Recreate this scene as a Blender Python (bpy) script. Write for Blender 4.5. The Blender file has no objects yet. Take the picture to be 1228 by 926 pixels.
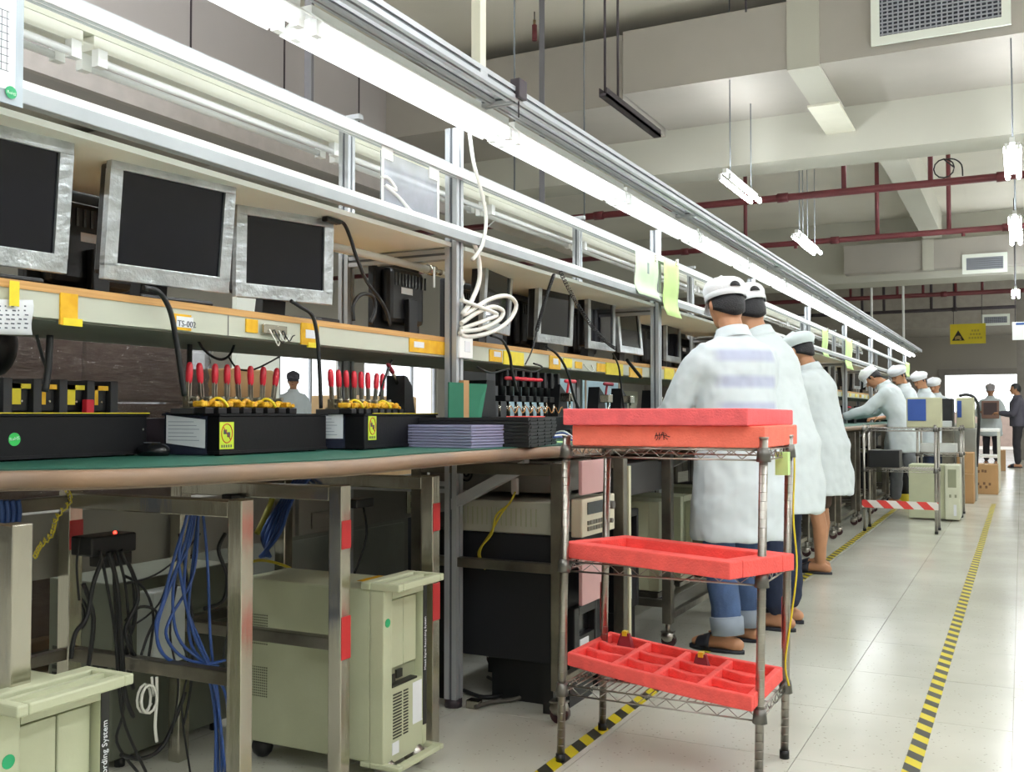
import bpy, bmesh, math, random
from mathutils import Vector, Matrix, noise
PI = math.pi
R = math.radians
sc = bpy.context.scene
col = sc.collection

# ------------------------------------------------------------------ camera
EYE = 1.07
cam_d = bpy.data.cameras.new('camera'); cam = bpy.data.objects.new('camera', cam_d); col.objects.link(cam)
cam.location = (0, 0, EYE)
cam.rotation_euler = (R(90 + 1.623), 0, R(26.98))
cam_d.sensor_width = 36; cam_d.lens = 36 * 1200 / 1228; cam_d.clip_start = .05; cam_d.clip_end = 200
sc.camera = cam
# ------------------------------------------------------------------ sky, exposure
w = bpy.data.worlds.new('sky'); sc.world = w; w.use_nodes = True
bg = w.node_tree.nodes['Background']; bg.inputs[0].default_value = (.93, .97, 1, 1); bg.inputs[1].default_value = 3.2
sc.view_settings.view_transform = 'Standard'; sc.view_settings.look = 'None'
sc.view_settings.gamma = 1; sc.view_settings.use_curve_mapping = False
sc.view_settings.exposure = -0.3
sc.cycles.use_denoising = True
sc.cycles.max_bounces = 8; sc.cycles.diffuse_bounces = 5; sc.cycles.sample_clamp_indirect = 6
BENCH_LAMP = 16.0      # radiance of the tubes over the bench
ROOM_LAMP = 75.0       # radiance of the tubes hanging from the ceiling

# ------------------------------------------------------------------ measuring: pixel ray onto a real plane
_m = cam.rotation_euler.to_matrix()
def at(u, v, X=None, Y=None, Z=None):
    d = _m @ Vector(((u - 614) / 1200, -(v - 463) / 1200, -1))
    o = Vector((0, 0, EYE))
    t = X / d.x if X is not None else Y / d.y if Y is not None else (Z - EYE) / d.z
    return o + d * t

# ------------------------------------------------------------------ materials
def S(h):
    c = [int(h[i:i + 2], 16) / 255 for i in (1, 3, 5)]
    return tuple(x / 12.92 if x < .04045 else ((x + .055) / 1.055) ** 2.4 for x in c)
MATS = {}
def M(name, c='#808080', rough=.5, metal=0, var=.07, scale=6, bump=0, bscale=40, emit=0, spec=.5, trans=0, coat=0, c2=None, lo=.35, hi=.65, stretch=None, alpha=1):
    if name in MATS: return MATS[name]
    m = bpy.data.materials.new(name); m.use_nodes = True; MATS[name] = m
    nt = m.node_tree; N = nt.nodes; L = nt.links; b = N['Principled BSDF']
    rgb = S(c) if isinstance(c, str) else c
    tc = N.new('ShaderNodeTexCoord'); vec = tc.outputs['Object']
    if stretch:
        mp = N.new('ShaderNodeMapping'); mp.inputs['Scale'].default_value = stretch; L.new(vec, mp.inputs[0]); vec = mp.outputs[0]
    if emit:
        b.inputs['Base Color'].default_value = (*rgb, 1)
        b.inputs['Emission Color'].default_value = (*rgb, 1); b.inputs['Emission Strength'].default_value = emit
    else:
        n = N.new('ShaderNodeTexNoise'); n.inputs['Scale'].default_value = scale; n.inputs['Detail'].default_value = 5
        L.new(vec, n.inputs['Vector'])
        r = N.new('ShaderNodeValToRGB'); L.new(n.outputs['Fac'], r.inputs[0])
        a2 = S(c2) if c2 else tuple(min(1, x * (1 + var)) for x in rgb)
        a1 = rgb if c2 else tuple(x * (1 - var) for x in rgb)
        r.color_ramp.elements[0].position = lo; r.color_ramp.elements[1].position = hi
        r.color_ramp.elements[0].color = (*a1, 1); r.color_ramp.elements[1].color = (*a2, 1)
        L.new(r.outputs[0], b.inputs['Base Color'])
    b.inputs['Roughness'].default_value = rough; b.inputs['Metallic'].default_value = metal
    b.inputs['Specular IOR Level'].default_value = spec
    if trans: b.inputs['Transmission Weight'].default_value = trans
    if coat: b.inputs['Coat Weight'].default_value = coat; b.inputs['Coat Roughness'].default_value = .1
    if alpha < 1: b.inputs['Alpha'].default_value = alpha
    if bump:
        n2 = N.new('ShaderNodeTexNoise'); n2.inputs['Scale'].default_value = bscale; n2.inputs['Detail'].default_value = 4
        L.new(vec, n2.inputs['Vector'])
        bp = N.new('ShaderNodeBump'); bp.inputs['Strength'].default_value = bump; bp.inputs['Distance'].default_value = .01
        L.new(n2.outputs['Fac'], bp.inputs['Height']); L.new(bp.outputs[0], b.inputs['Normal'])
    return m

def striped(name, ca, cb, period, axis, slant_axis, slant, duty=.5, rough=.5, phase=0.0, third=None):
    """diagonal printed stripes running along an axis of the object"""
    m = M(name, ca, rough); nt = m.node_tree; N = nt.nodes; L = nt.links; b = N['Principled BSDF']
    tc = N.new('ShaderNodeTexCoord'); sp = N.new('ShaderNodeSeparateXYZ'); L.new(tc.outputs['Object'], sp.inputs[0])
    mu = N.new('ShaderNodeMath'); mu.operation = 'MULTIPLY_ADD'; L.new(sp.outputs[slant_axis], mu.inputs[0]); mu.inputs[1].default_value = slant
    L.new(sp.outputs[axis], mu.inputs[2])
    dv = N.new('ShaderNodeMath'); dv.operation = 'DIVIDE'; L.new(mu.outputs[0], dv.inputs[0]); dv.inputs[1].default_value = period
    ad = N.new('ShaderNodeMath'); ad.operation = 'ADD'; L.new(dv.outputs[0], ad.inputs[0]); ad.inputs[1].default_value = 100 + phase
    fr = N.new('ShaderNodeMath'); fr.operation = 'FRACT'; L.new(ad.outputs[0], fr.inputs[0])
    gt = N.new('ShaderNodeMath'); gt.operation = 'GREATER_THAN'; L.new(fr.outputs[0], gt.inputs[0]); gt.inputs[1].default_value = duty
    mx = N.new('ShaderNodeMix'); mx.data_type = 'RGBA'; L.new(gt.outputs[0], mx.inputs['Factor'])
    mx.inputs['A'].default_value = (*S(ca), 1); mx.inputs['B'].default_value = (*S(cb), 1)
    L.new(mx.outputs['Result'], b.inputs['Base Color'])
    return m

# ------------------------------------------------------------------ mesh building
def tag(o, label=None, cat=None, group=None, kind=None):
    if label: o['label'] = label
    if cat: o['category'] = cat
    if group: o['group'] = group
    if kind: o['kind'] = kind
    return o
MW = {}
def thing(name, label, cat, loc=(0, 0, 0), rotz=0, group=None):
    o = bpy.data.objects.new(name, None); col.objects.link(o)
    o.empty_display_size = .05
    o.location = loc; o.rotation_euler = (0, 0, rotz)
    MW[o.name] = Matrix.Translation(loc) @ Matrix.Rotation(rotz, 4, 'Z')
    return tag(o, label, cat, group)
def catmull(P, k=5, closed=False):
    P = [Vector(p) for p in P]; n = len(P); out = []
    for i in range(n - 1 if not closed else n):
        if closed: a, b, c, d = P[i - 1], P[i], P[(i + 1) % n], P[(i + 2) % n]
        else: a, b, c, d = P[max(i - 1, 0)], P[i], P[i + 1], P[min(i + 2, n - 1)]
        for j in range(k):
            t = j / k
            out.append(.5 * (2 * b + (c - a) * t + (2 * a - 5 * b + 4 * c - d) * t * t + (3 * b - a - 3 * c + d) * t ** 3))
    if not closed: out.append(P[-1])
    return out
class MB:
    def __init__(s): s.bm = bmesh.new(); s.mats = []; s.cur = 0
    def use(s, m):
        if m not in s.mats: s.mats.append(m)
        s.cur = s.mats.index(m); return s
    def face(s, vs):
        try:
            f = s.bm.faces.new(vs); f.material_index = s.cur; return f
        except ValueError: return None
    def box(s, lo, hi, M4=None, bev=0):
        lo = Vector(lo); hi = Vector(hi)
        lo, hi = Vector([min(a, b) for a, b in zip(lo, hi)]), Vector([max(a, b) for a, b in zip(lo, hi)])
        if bev:
            bev = min(bev, .45 * min(hi - lo))
            t = bmesh.new(); bmesh.ops.create_cube(t, size=1)
            for v in t.verts: v.co = Vector([(lo[i] + hi[i]) / 2 + v.co[i] * (hi[i] - lo[i]) for i in range(3)])
            bmesh.ops.bevel(t, geom=list(t.edges), offset=bev, segments=2, profile=.5, affect='EDGES')
            mp = {v: s.bm.verts.new(M4 @ v.co if M4 else v.co) for v in t.verts}
            for f in t.faces: s.face([mp[v] for v in f.verts])
            t.free(); return s
        V = [Vector((x, y, z)) for z in (lo.z, hi.z) for y in (lo.y, hi.y) for x in (lo.x, hi.x)]
        V = [s.bm.verts.new(M4 @ v if M4 else v) for v in V]
        for f in ((0, 2, 3, 1), (4, 5, 7, 6), (0, 1, 5, 4), (2, 6, 7, 3), (0, 4, 6, 2), (1, 3, 7, 5)): s.face([V[i] for i in f])
        return s
    def cbox(s, c, size, M4=None, bev=0):
        c = Vector(c); h = Vector(size) / 2
        return s.box(c - h, c + h, M4, bev)
    def loft(s, rings, close=True, cap=True, smooth=True):
        rr = [[s.bm.verts.new(p) for p in r] for r in rings]
        n = len(rr[0])
        for a, b in zip(rr, rr[1:]):
            for i in range(n if close else n - 1):
                j = (i + 1) % n
                f = s.face([a[i], a[j], b[j], b[i]])
                if f: f.smooth = smooth
        if cap:
            s.face(rr[0][::-1]); s.face(rr[-1])
        return s
    def tube(s, P, r, n=6, closed=False, M4=None):
        P = [Vector(p) for p in P]
        rad = r if isinstance(r, (list, tuple)) else [r] * len(P)
        rings = []; up = None
        for i, p in enumerate(P):
            if closed: t = P[(i + 1) % len(P)] - P[i - 1]
            else: t = P[min(i + 1, len(P) - 1)] - P[max(i - 1, 0)]
            if t.length < 1e-9: t = Vector((0, 0, 1))
            t.normalize()
            if up is None:
                up = Vector((0, 0, 1)) if abs(t.z) < .9 else Vector((1, 0, 0))
            a = (up - t * up.dot(t))
            if a.length < 1e-4: a = t.orthogonal()
            a.normalize(); b = t.cross(a); up = a
            ring = [p + (a * math.cos(2 * PI * k / n) + b * math.sin(2 * PI * k / n)) * rad[i] for k in range(n)]
            if M4: ring = [M4 @ q for q in ring]
            rings.append(ring)
        if closed: rings.append(rings[0])
        return s.loft(rings, cap=not closed)
    def cyl(s, a, b, r, n=12, r2=None, M4=None): return s.tube([a, b], [r, r if r2 is None else r2], n, M4=M4)
    def ball(s, c, r, n=10, m=6, M4=None):
        if not isinstance(r, (tuple, list)): r = (r, r, r)
        rings = []
        for j in range(m + 1):
            a = PI * (.03 + .94 * j / m)
            ring = [Vector((c[0] + r[0] * math.sin(a) * math.cos(2 * PI * k / n), c[1] + r[1] * math.sin(a) * math.sin(2 * PI * k / n), c[2] - r[2] * math.cos(a))) for k in range(n)]
            if M4: ring = [M4 @ q for q in ring]
            rings.append(ring)
        return s.loft(rings)
    def limb(s, P, rad, n=12):
        """tapered limb with rounded ends"""
        P = [Vector(p) for p in P]; d0 = (P[0] - P[1]).normalized(); d1 = (P[-1] - P[-2]).normalized()
        Q = [P[0] + d0 * rad[0] * .97, P[0] + d0 * rad[0] * .75] + P + [P[-1] + d1 * rad[-1] * .75, P[-1] + d1 * rad[-1] * .97]
        r = [rad[0] * .25, rad[0] * .66] + list(rad) + [rad[-1] * .66, rad[-1] * .25]
        return s.tube(Q, r, n)
    def poly(s, pts, d):
        """flat polygon given some thickness along vector d"""
        d = Vector(d); a = [s.bm.verts.new(Vector(p)) for p in pts]; b = [s.bm.verts.new(Vector(p) + d) for p in pts]
        s.face(a[::-1]); s.face(b); n = len(a)
        for i in range(n): s.face([a[i], a[(i + 1) % n], b[(i + 1) % n], b[i]])
        return s
    def sheet(s, G, th=.0008):
        """grid of points -> thin sheet with thickness"""
        g = [[s.bm.verts.new(Vector(p)) for p in row] for row in G]
        fs = []
        for a, b in zip(g, g[1:]):
            for i in range(len(a) - 1):
                f = s.face([a[i], a[i + 1], b[i + 1], b[i]])
                if f: f.smooth = True; fs.append(f)
        s.th = th; return s
    def build(s, name, mat=None, parent=None, world=True, mods=None):
        if world and parent is not None and parent.name in MW:
            s.bm.transform(MW[parent.name].inverted())
        bmesh.ops.recalc_face_normals(s.bm, faces=list(s.bm.faces))
        me = bpy.data.meshes.new(name); s.bm.to_mesh(me); s.bm.free()
        for m in (s.mats or [mat]): me.materials.append(m)
        o = bpy.data.objects.new(name, me); col.objects.link(o)
        if parent: o.parent = parent
        if parent is not None and parent.name in MW: MW[o.name] = MW[parent.name]
        if hasattr(s, 'th'):
            q = o.modifiers.new('thick', 'SOLIDIFY'); q.thickness = s.th; q.offset = 0
        return o
    def single(s, name, mat, label, cat, group=None, org=None):
        """a thing that is one mesh, origin at its base"""
        vs = [v.co for v in s.bm.verts]
        if org is None:
            org = Vector(((min(v.x for v in vs) + max(v.x for v in vs)) / 2, (min(v.y for v in vs) + max(v.y for v in vs)) / 2, min(v.z for v in vs)))
        s.bm.transform(Matrix.Translation(-org))
        o = s.build(name, mat); o.location = org
        MW[o.name] = Matrix.Translation(org)
        return tag(o, label, cat, group)
def copy_tree(o, parent=None):
    c = o.copy(); col.objects.link(c)
    if parent: c.parent = parent
    for ch in list(o.children): copy_tree(ch, c)
    return c
def place(src, loc, rotz=None, label=None, first=False):
    o = src if first else copy_tree(src)
    o.location = loc
    if rotz is not None: o.rotation_euler = (0, 0, rotz)
    if label: o['label'] = label
    return o
def text(body, size, origin, xdir, ydir, mat, parent, name='lettering', align='LEFT', depth=.0006):
    cu = bpy.data.curves.new(name, 'FONT'); cu.body = body; cu.size = size; cu.align_x = align; cu.extrude = depth; cu.resolution_u = 2
    t = bpy.data.objects.new(name, cu); col.objects.link(t)
    me = bpy.data.meshes.new_from_object(t); bpy.data.objects.remove(t)
    x = Vector(xdir).normalized(); y = Vector(ydir).normalized(); z = x.cross(y)
    T = Matrix.Translation(origin) @ Matrix((x, y, z)).transposed().to_4x4()
    me.transform(MW[parent.name].inverted() @ T if parent is not None and parent.name in MW else T)
    me.materials.clear(); me.materials.append(mat)
    o = bpy.data.objects.new(name, me); col.objects.link(o); o.parent = parent
    return o
def struct(mb, name, mat=None, parent=None):
    o = mb.build(name, mat, parent)
    if parent is None: o['kind'] = 'structure'
    return o

# ------------------------------------------------------------------ the palette
wall_m = M('painted_wall', '#b4b0a6', .7, var=.05, scale=1.2, bump=.1, bscale=30)
ceil_m = M('painted_ceiling', '#d6d2c6', .75, var=.05, scale=.7, bump=.08, bscale=12)
duct_m = M('duct_grey', '#aba69e', .6, var=.06, scale=1.0)
beam_m = M('beam_paint', '#bdbcb0', .7, var=.04, scale=.8)
brown_m = M('left_duct_panel', '#aaa4a2', .7, var=.05, scale=.8)
steel_m = M('brushed_steel', '#c4c0b4', .2, 1, var=.1, scale=3, bump=.15, bscale=30, stretch=(1, 1, .15))
oldsteel_m = M('scuffed_steel', '#8f8a7e', .38, .9, var=.25, scale=4, bump=.2, bscale=30, c2='#5e5a52')
alu_m = M('aluminium_profile', '#b9bdc1', .45, .45, var=.05, scale=4)
alud_m = M('aluminium_groove', '#6e7276', .5, .6)
chrome_m = M('chrome_wire', '#a39f98', .28, 1, var=.12, scale=12)
white_m = M('white_enamel', '#eef0ee', .35, var=.02)
panel_m = M('white_panel', '#f3f8ef', .5, var=.03, scale=2)
cream_m = M('beige_case', '#b9bd9f', .45, var=.06, scale=5, bump=.05, bscale=120)
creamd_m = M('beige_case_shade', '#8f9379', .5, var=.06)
creamdark = M('slot_dark', '#26271f', .6)
black_m = M('black_plastic', '#101114', .42, var=.2, scale=10)
blackg_m = M('black_gloss', '#101114', .2, var=.2, scale=5)
blackbox_m = M('black_anodised', '#08080c', .5, var=.25, scale=3, bump=.05, bscale=90, spec=.3)
rub_m = M('cable_black', '#111214', .5)
blue_m = M('cable_blue', '#2c4c8c', .45)
yel_m = M('cable_yellow', '#b9a92a', .5)
wcab_m = M('cable_white', '#e4e4dc', .4)
screen_m = M('screen_glass', '#101118', .05, var=.1, spec=.32)
foil_m = M('foil_tape', '#b4babd', .3, .7, var=.16, scale=14, bump=.5, bscale=35)
mat_green = M('esd_mat', '#1d5546', .55, var=.06, scale=5)
wood_m = M('wood_edge', '#b08a5f', .5, var=.12, scale=3, stretch=(6, .6, 20), c2='#8c6a48')
plywood_m = M('plywood_edge', '#cfa163', .55, var=.1, scale=5, stretch=(5, .7, 30), c2='#b98a50')
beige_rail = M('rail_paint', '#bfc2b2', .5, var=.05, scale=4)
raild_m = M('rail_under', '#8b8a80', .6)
kap_m = M('amber_tape', '#d9a21a', .25, var=.12, scale=30, c2='#eab92c')
ytape_m = M('yellow_tape', '#e6d12e', .35, var=.06, scale=30)
paper_m = M('paper', '#e3e6ea', .7, var=.03, scale=10)
ink_m = M('ink', '#4a4f5c', .7)
red_m = M('red_grip', '#d32a3c', .35, var=.08)
foam1 = M('foam_pink', '#f4686c', .8, var=.07, scale=25, bump=.35, bscale=160)
foam2 = M('foam_coral', '#fc7a66', .8, var=.07, scale=25, bump=.35, bscale=160)
foam3 = M('foam_red', '#f95f59', .75, var=.07, scale=25, bump=.35, bscale=160)
maroon_m = M('maroon_card', '#8c2634', .6, var=.12)
skin_m = M('skin', '#b98664', .5, var=.08, scale=9)
hair_m = M('black_hair', '#16151a', .5, var=.3, scale=40, bump=.5, bscale=150)
cotton_m = M('white_cotton', '#d6dfe2', .85, var=.03, scale=6, bump=.3, bscale=14)
cap_m = M('cap_cotton', '#eef0f4', .85, var=.03, scale=12, bump=.15, bscale=60)
jean_m = M('blue_denim', '#43597f', .85, var=.2, scale=9, bump=.2, bscale=120)
jeand_m = M('navy_denim', '#222c45', .85, var=.2, scale=9)
cuff_m = M('denim_cuff', '#8d97a4', .85, var=.08)
grey_tr = M('grey_trousers', '#6f7276', .85, var=.1)
brown_tr = M('brown_shorts', '#4d3a30', .85, var=.2)
sandal_m = M('navy_sandal', '#20222c', .6)
redpipe = M('red_pipe', '#66272c', .5, var=.12, scale=3)
darkm = M('dark_bracket', '#3a3238', .6)
carton_m = M('cardboard', '#b18a5e', .8, var=.08, scale=4)
pink_m = M('pink_board', '#caa3a2', .6, var=.05, scale=4)
bluep_m = M('pale_blue_panel', '#a9c6d2', .6, var=.04)
instr_m = M('instrument_grey', '#9c9a8c', .5, var=.06)
stick_g = M('green_sticker', '#27a36a', .45)
lime_m = M('lime_paper', '#cdeb9a', .6, var=.05, scale=8)
greencard = M('green_cardboard', '#1f6b50', .7, var=.08)

# floor: pale speckled vinyl
def floor_mat(name, joints):
    m = bpy.data.materials.new(name); m.use_nodes = True; N = m.node_tree.nodes; L = m.node_tree.links; b = N['Principled BSDF']
    ge = N.new('ShaderNodeNewGeometry')
    big = N.new('ShaderNodeTexNoise'); big.inputs['Scale'].default_value = 1.3; big.inputs['Detail'].default_value = 4; L.new(ge.outputs['Position'], big.inputs['Vector'])
    r1 = N.new('ShaderNodeValToRGB'); r1.color_ramp.elements[0].position = .35; r1.color_ramp.elements[1].position = .7
    r1.color_ramp.elements[0].color = (*S('#c8c8bb'), 1); r1.color_ramp.elements[1].color = (*S('#d8d8cc'), 1); L.new(big.outputs['Fac'], r1.inputs[0])
    sp = N.new('ShaderNodeTexVoronoi'); sp.inputs['Scale'].default_value = 38; L.new(ge.outputs['Position'], sp.inputs['Vector'])
    r2 = N.new('ShaderNodeValToRGB'); r2.color_ramp.elements[0].position = .07; r2.color_ramp.elements[1].position = .16
    r2.color_ramp.elements[0].color = (.62, .6, .56, 1); r2.color_ramp.elements[1].color = (1, 1, 1, 1); L.new(sp.outputs['Distance'], r2.inputs[0])
    mx = N.new('ShaderNodeMix'); mx.data_type = 'RGBA'; mx.blend_type = 'MULTIPLY'; mx.inputs['Factor'].default_value = 1
    L.new(r1.outputs[0], mx.inputs['A']); L.new(r2.outputs[0], mx.inputs['B'])
    out = mx.outputs['Result']
    if joints:
        br = N.new('ShaderNodeTexBrick'); br.offset = 0; br.inputs['Scale'].default_value = 1; br.inputs['Brick Width'].default_value = .6; br.inputs['Row Height'].default_value = .6
        br.inputs['Mortar Size'].default_value = .0035; br.inputs['Color1'].default_value = br.inputs['Color2'].default_value = (1, 1, 1, 1); br.inputs['Mortar'].default_value = (.7, .69, .66, 1)
        mp = N.new('ShaderNodeMapping'); mp.inputs['Location'].default_value = (.64, .4, 0); L.new(ge.outputs['Position'], mp.inputs[0]); L.new(mp.outputs[0], br.inputs['Vector'])
        m2 = N.new('ShaderNodeMix'); m2.data_type = 'RGBA'; m2.blend_type = 'MULTIPLY'; m2.inputs['Factor'].default_value = 1
        L.new(out, m2.inputs['A']); L.new(br.outputs['Color'], m2.inputs['B']); out = m2.outputs['Result']
    L.new(out, b.inputs['Base Color'])
    ro = N.new('ShaderNodeTexNoise'); ro.inputs['Scale'].default_value = 3; L.new(ge.outputs['Position'], ro.inputs['Vector'])
    mr = N.new('ShaderNodeMapRange'); mr.inputs['To Min'].default_value = .12; mr.inputs['To Max'].default_value = .26; L.new(ro.outputs['Fac'], mr.inputs['Value']); L.new(mr.outputs[0], b.inputs['Roughness'])
    b.inputs['Specular IOR Level'].default_value = .55
    bn = N.new('ShaderNodeTexNoise'); bn.inputs['Scale'].default_value = 2.2; bn.inputs['Detail'].default_value = 2; L.new(ge.outputs['Position'], bn.inputs['Vector'])
    bp = N.new('ShaderNodeBump'); bp.inputs['Strength'].default_value = .12; bp.inputs['Distance'].default_value = .02; L.new(bn.outputs['Fac'], bp.inputs['Height']); L.new(bp.outputs[0], b.inputs['Normal'])
    return m
floor_m = floor_mat('vinyl_floor_far', True); tile_m = floor_mat('vinyl_tile', False)

# ================================================================== THE SETTING
XL, XR, YB, YE, ZC = -12.0, 4.5, -4.0, 34.0, 4.95
# floor: slab, with loose tiles set in where their joints can be seen
TX0, TX1, TY0, TY1 = -2.44, 1.16, 1.4, 10.4
f = MB()
f.box((XL, YB, -.1), (TX0, YE, 0)); f.box((TX1, YB, -.1), (XR, YE, 0)); f.box((TX0, YB, -.1), (TX1, TY0, 0)); f.box((TX0, TY1, -.1), (TX1, YE, 0))
f.box((TX0, TY0, -.1), (TX1, TY1, -.006))
floor = struct(f, 'floor', floor_m)
t = MB(); t.box((-.2988, -.2988, -.006), (.2988, .2988, 0)); tile0 = t.build('tile', tile_m, floor)
k = 0
for i in range(6):
    for j in range(15):
        o = tile0 if k == 0 else tile0.copy()
        if k: col.objects.link(o)
        o.location = (TX0 + .3 + .6 * i, TY0 + .3 + .6 * j, 0); k += 1
struct(MB().box((XL, YB, ZC), (XR, YE, ZC + .2)), 'ceiling', ceil_m)
# left wall with windows
f = MB(); WY = [(9.5, 12.6), (13.4, 16.2), (16.9, 19.8), (20.6, 24.6)]
f.box((XL - .2, YB, 0), (XL, YE, .9)); f.box((XL - .2, YB, 2.2), (XL, YE, ZC))
y = YB
for a, b in WY + [(YE, YE)]: f.box((XL - .2, y, .9), (XL, a, 2.2)); y = b
struct(f, 'wall_left', wall_m)
glass_m = M('window_glass', '#ffffff', .02, trans=1, var=0)
for n, (a, b) in enumerate(WY):
    fr = MB()
    for z in (.9, 2.15): fr.box((XL - .12, a, z), (XL - .06, b, z + .05))
    nn = 3
    for q in range(nn + 1):
        yy = a + (b - a - .05) * q / nn; fr.box((XL - .12, yy, .9), (XL - .06, yy + .05, 2.2))
    wf = struct(fr, 'window_%d' % (n + 1), alu_m)
    for q in range(nn):
        y0 = a + (b - a - .05) * q / nn + .05; y1 = a + (b - a - .05) * (q + 1) / nn
        MB().box((XL - .095, y0, .95), (XL - .089, y1, 2.15)).build('pane', glass_m, wf)
struct(MB().box((XR, YB, 0), (XR + .2, YE, ZC)), 'wall_right', wall_m)
struct(MB().box((XL, YB - .2, 0), (XR, YB, ZC)), 'wall_back', wall_m)
# end wall with a loading door standing open
dl = at(1133, 450, Y=YE); dr = at(1221, 450, Y=YE)
f = MB(); f.box((XL, YE, 0), (dl.x, YE + .25, ZC)).box((dr.x, YE, 0), (XR, YE + .25, ZC)).box((dl.x, YE, dl.z), (dr.x, YE + .25, ZC))
struct(f, 'wall_end', M('end_wall', '#9d978d', .7, var=.04, scale=.6))
f = MB(); f.box((dl.x - .18, YE - .06, 0), (dl.x, YE, dl.z)).box((dr.x, YE - .06, 0), (dr.x + .18, YE, dl.z)).box((dl.x - .18, YE - .06, dl.z), (dr.x + .18, YE, dl.z + .18))
struct(f, 'trim_1', M('door_trim', '#86807a', .6))
struct(MB().box((dl.x - 3, YE + .25, -.15), (dr.x + 3, YE + 9, -.02)), 'floor_outside', M('outside_paving', '#c9c5bc', .8))
f = MB(); f.box((dl.x - 2, YE + 4, -.02), (dr.x + 2, YE + 4.2, 1.15))
struct(f, 'wall_outside', M('outside_parapet', '#b9a59c', .8))
# pillar on the right at the end of the aisle
pl = at(1221, 552, Z=0)
struct(MB().box((pl.x, pl.y, 0), (pl.x + .5, pl.y + .5, ZC)), 'wall_pillar', M('pillar_paint', '#8f8a84', .7))

# ---- beams and ducts overhead
YB1, YB2 = 10.44, 10.97
struct(MB().box((XL, YB1, 3.7), (XR, YB2, ZC)), 'trim_2', beam_m)
f = MB(); f.box((at(741, 108, Z=4.17).x, 9.05, 4.17), (XR, YB1, 4.78)); main_duct = struct(f, 'trim_3', duct_m)
jx = at(961, 76, Z=4.17).x
MB().box((jx - .14, 9.03, 4.15), (jx + .14, YB1, 4.80)).build('duct_flange', beam_m, main_duct)
f = MB(); f.box((XL, 9.12, 4.1), (at(741, 108, Z=4.17).x - .03, YB1, 4.78)); struct(f, 'trim_4', duct_m)
_p = at(968, 129, Z=3.91); MB().box((_p.x, _p.y, 3.91), (at(1008, 127, Z=3.91).x, YB1, 3.93)).build('duct_hanger', M('bright_plate', '#e2e0cf', .6, var=.02), main_duct)
def vent(loc, wd, ht, label, nv=22, nh=10):
    t = thing('air_vent', label, 'air vent', loc)
    x, y, z = loc; f = MB(); e = .07
    f.box((x, y - .03, z), (x + wd, y, z + e)).box((x, y - .03, z + ht - e), (x + wd, y, z + ht)).box((x, y - .03, z + e), (x + e, y, z + ht - e)).box((x + wd - e, y - .03, z + e), (x + wd, y, z + ht - e))
    f.build('frame', panel_m, t)
    MB().box((x + e, y - .004, z + e), (x + wd - e, y - .001, z + ht - e)).build('backing', M('vent_dark', '#4a4d58', .7), t)
    g = MB()
    for i in range(nv):
        xx = x + e + (wd - 2 * e) * (i + .5) / nv; g.box((xx - .006, y - .022, z + e), (xx + .006, y - .006, z + ht - e))
    for i in range(nh):
        zz = z + e + (ht - 2 * e) * (i + .5) / nh; g.box((x + e, y - .020, zz - .006), (x + wd - e, y - .008, zz + .006))
    tag(g.build('grille', M('vent_bars', '#9fa3ac', .5), t), kind='stuff')
v0 = at(1045, 52, Y=9.03)
vent((v0.x, 9.03, 4.24), 1.08, .48, 'large grey grille vent in the nearest ceiling duct, top right')
# second bay
Y21, Y22 = 20.7, 22.0
struct(MB().box((XL, Y21 + .35, 3.72), (XR, Y22, ZC)), 'trim_5', beam_m)
ex = at(1012, 310, Y=Y21).x
struct(MB().box((ex, Y21, 3.86), (XR, Y21 + .35, 4.42)), 'trim_6', duct_m)
sx = at(1113, 320, Y=Y21).x
struct(MB().box((sx - .1, Y21 - .03, 3.84), (sx + .1, Y21 + .1, 4.44)), 'trim_7', beam_m)
v0 = at(1154, 329, Y=Y21 - .03); v1 = at(1208, 302, Y=Y21 - .03)
vent((v0.x, Y21 - .002, v0.z), v1.x - v0.x, v1.z - v0.z, 'middle grille vent, in the second duct above the yellow sign', 22, 6)
struct(MB().box((XL, 30.5, 3.5), (XR, YE, ZC)), 'trim_8', M('far_duct', '#a19b92', .7))
v0 = at(1177, 391, Y=30.46); v1 = at(1211, 376, Y=30.46)
vent((v0.x, 30.49, v0.z), v1.x - v0.x, v1.z - v0.z, 'smallest grille vent, far away just right of the yellow sign', 16, 5)
# beams running along the aisle
struct(MB().box((at(1012, 195, Y=YB2).x, YB2, 4.45), (at(1052, 195, Y=YB2).x, Y21, ZC)), 'trim_9', beam_m)
struct(MB().box((-7.4, YB, 3.68), (-6.2, YB1, ZC)), 'trim_10', brown_m)
f = MB()
for i in range(10): f.box((-6.2, -1 + i * 1.2, 3.72), (-6.192, -.985 + i * 1.2, ZC))
struct(f, 'trim_11', darkm)
f = MB(); f.box((-6.25, YB, 3.5), (-6.19, YB1, 3.68)); struct(f, 'trim_12', M('duct_lip', '#b3aca8', .7))
# brown panelled upper part of the far left wall (behind the frames)

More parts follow.
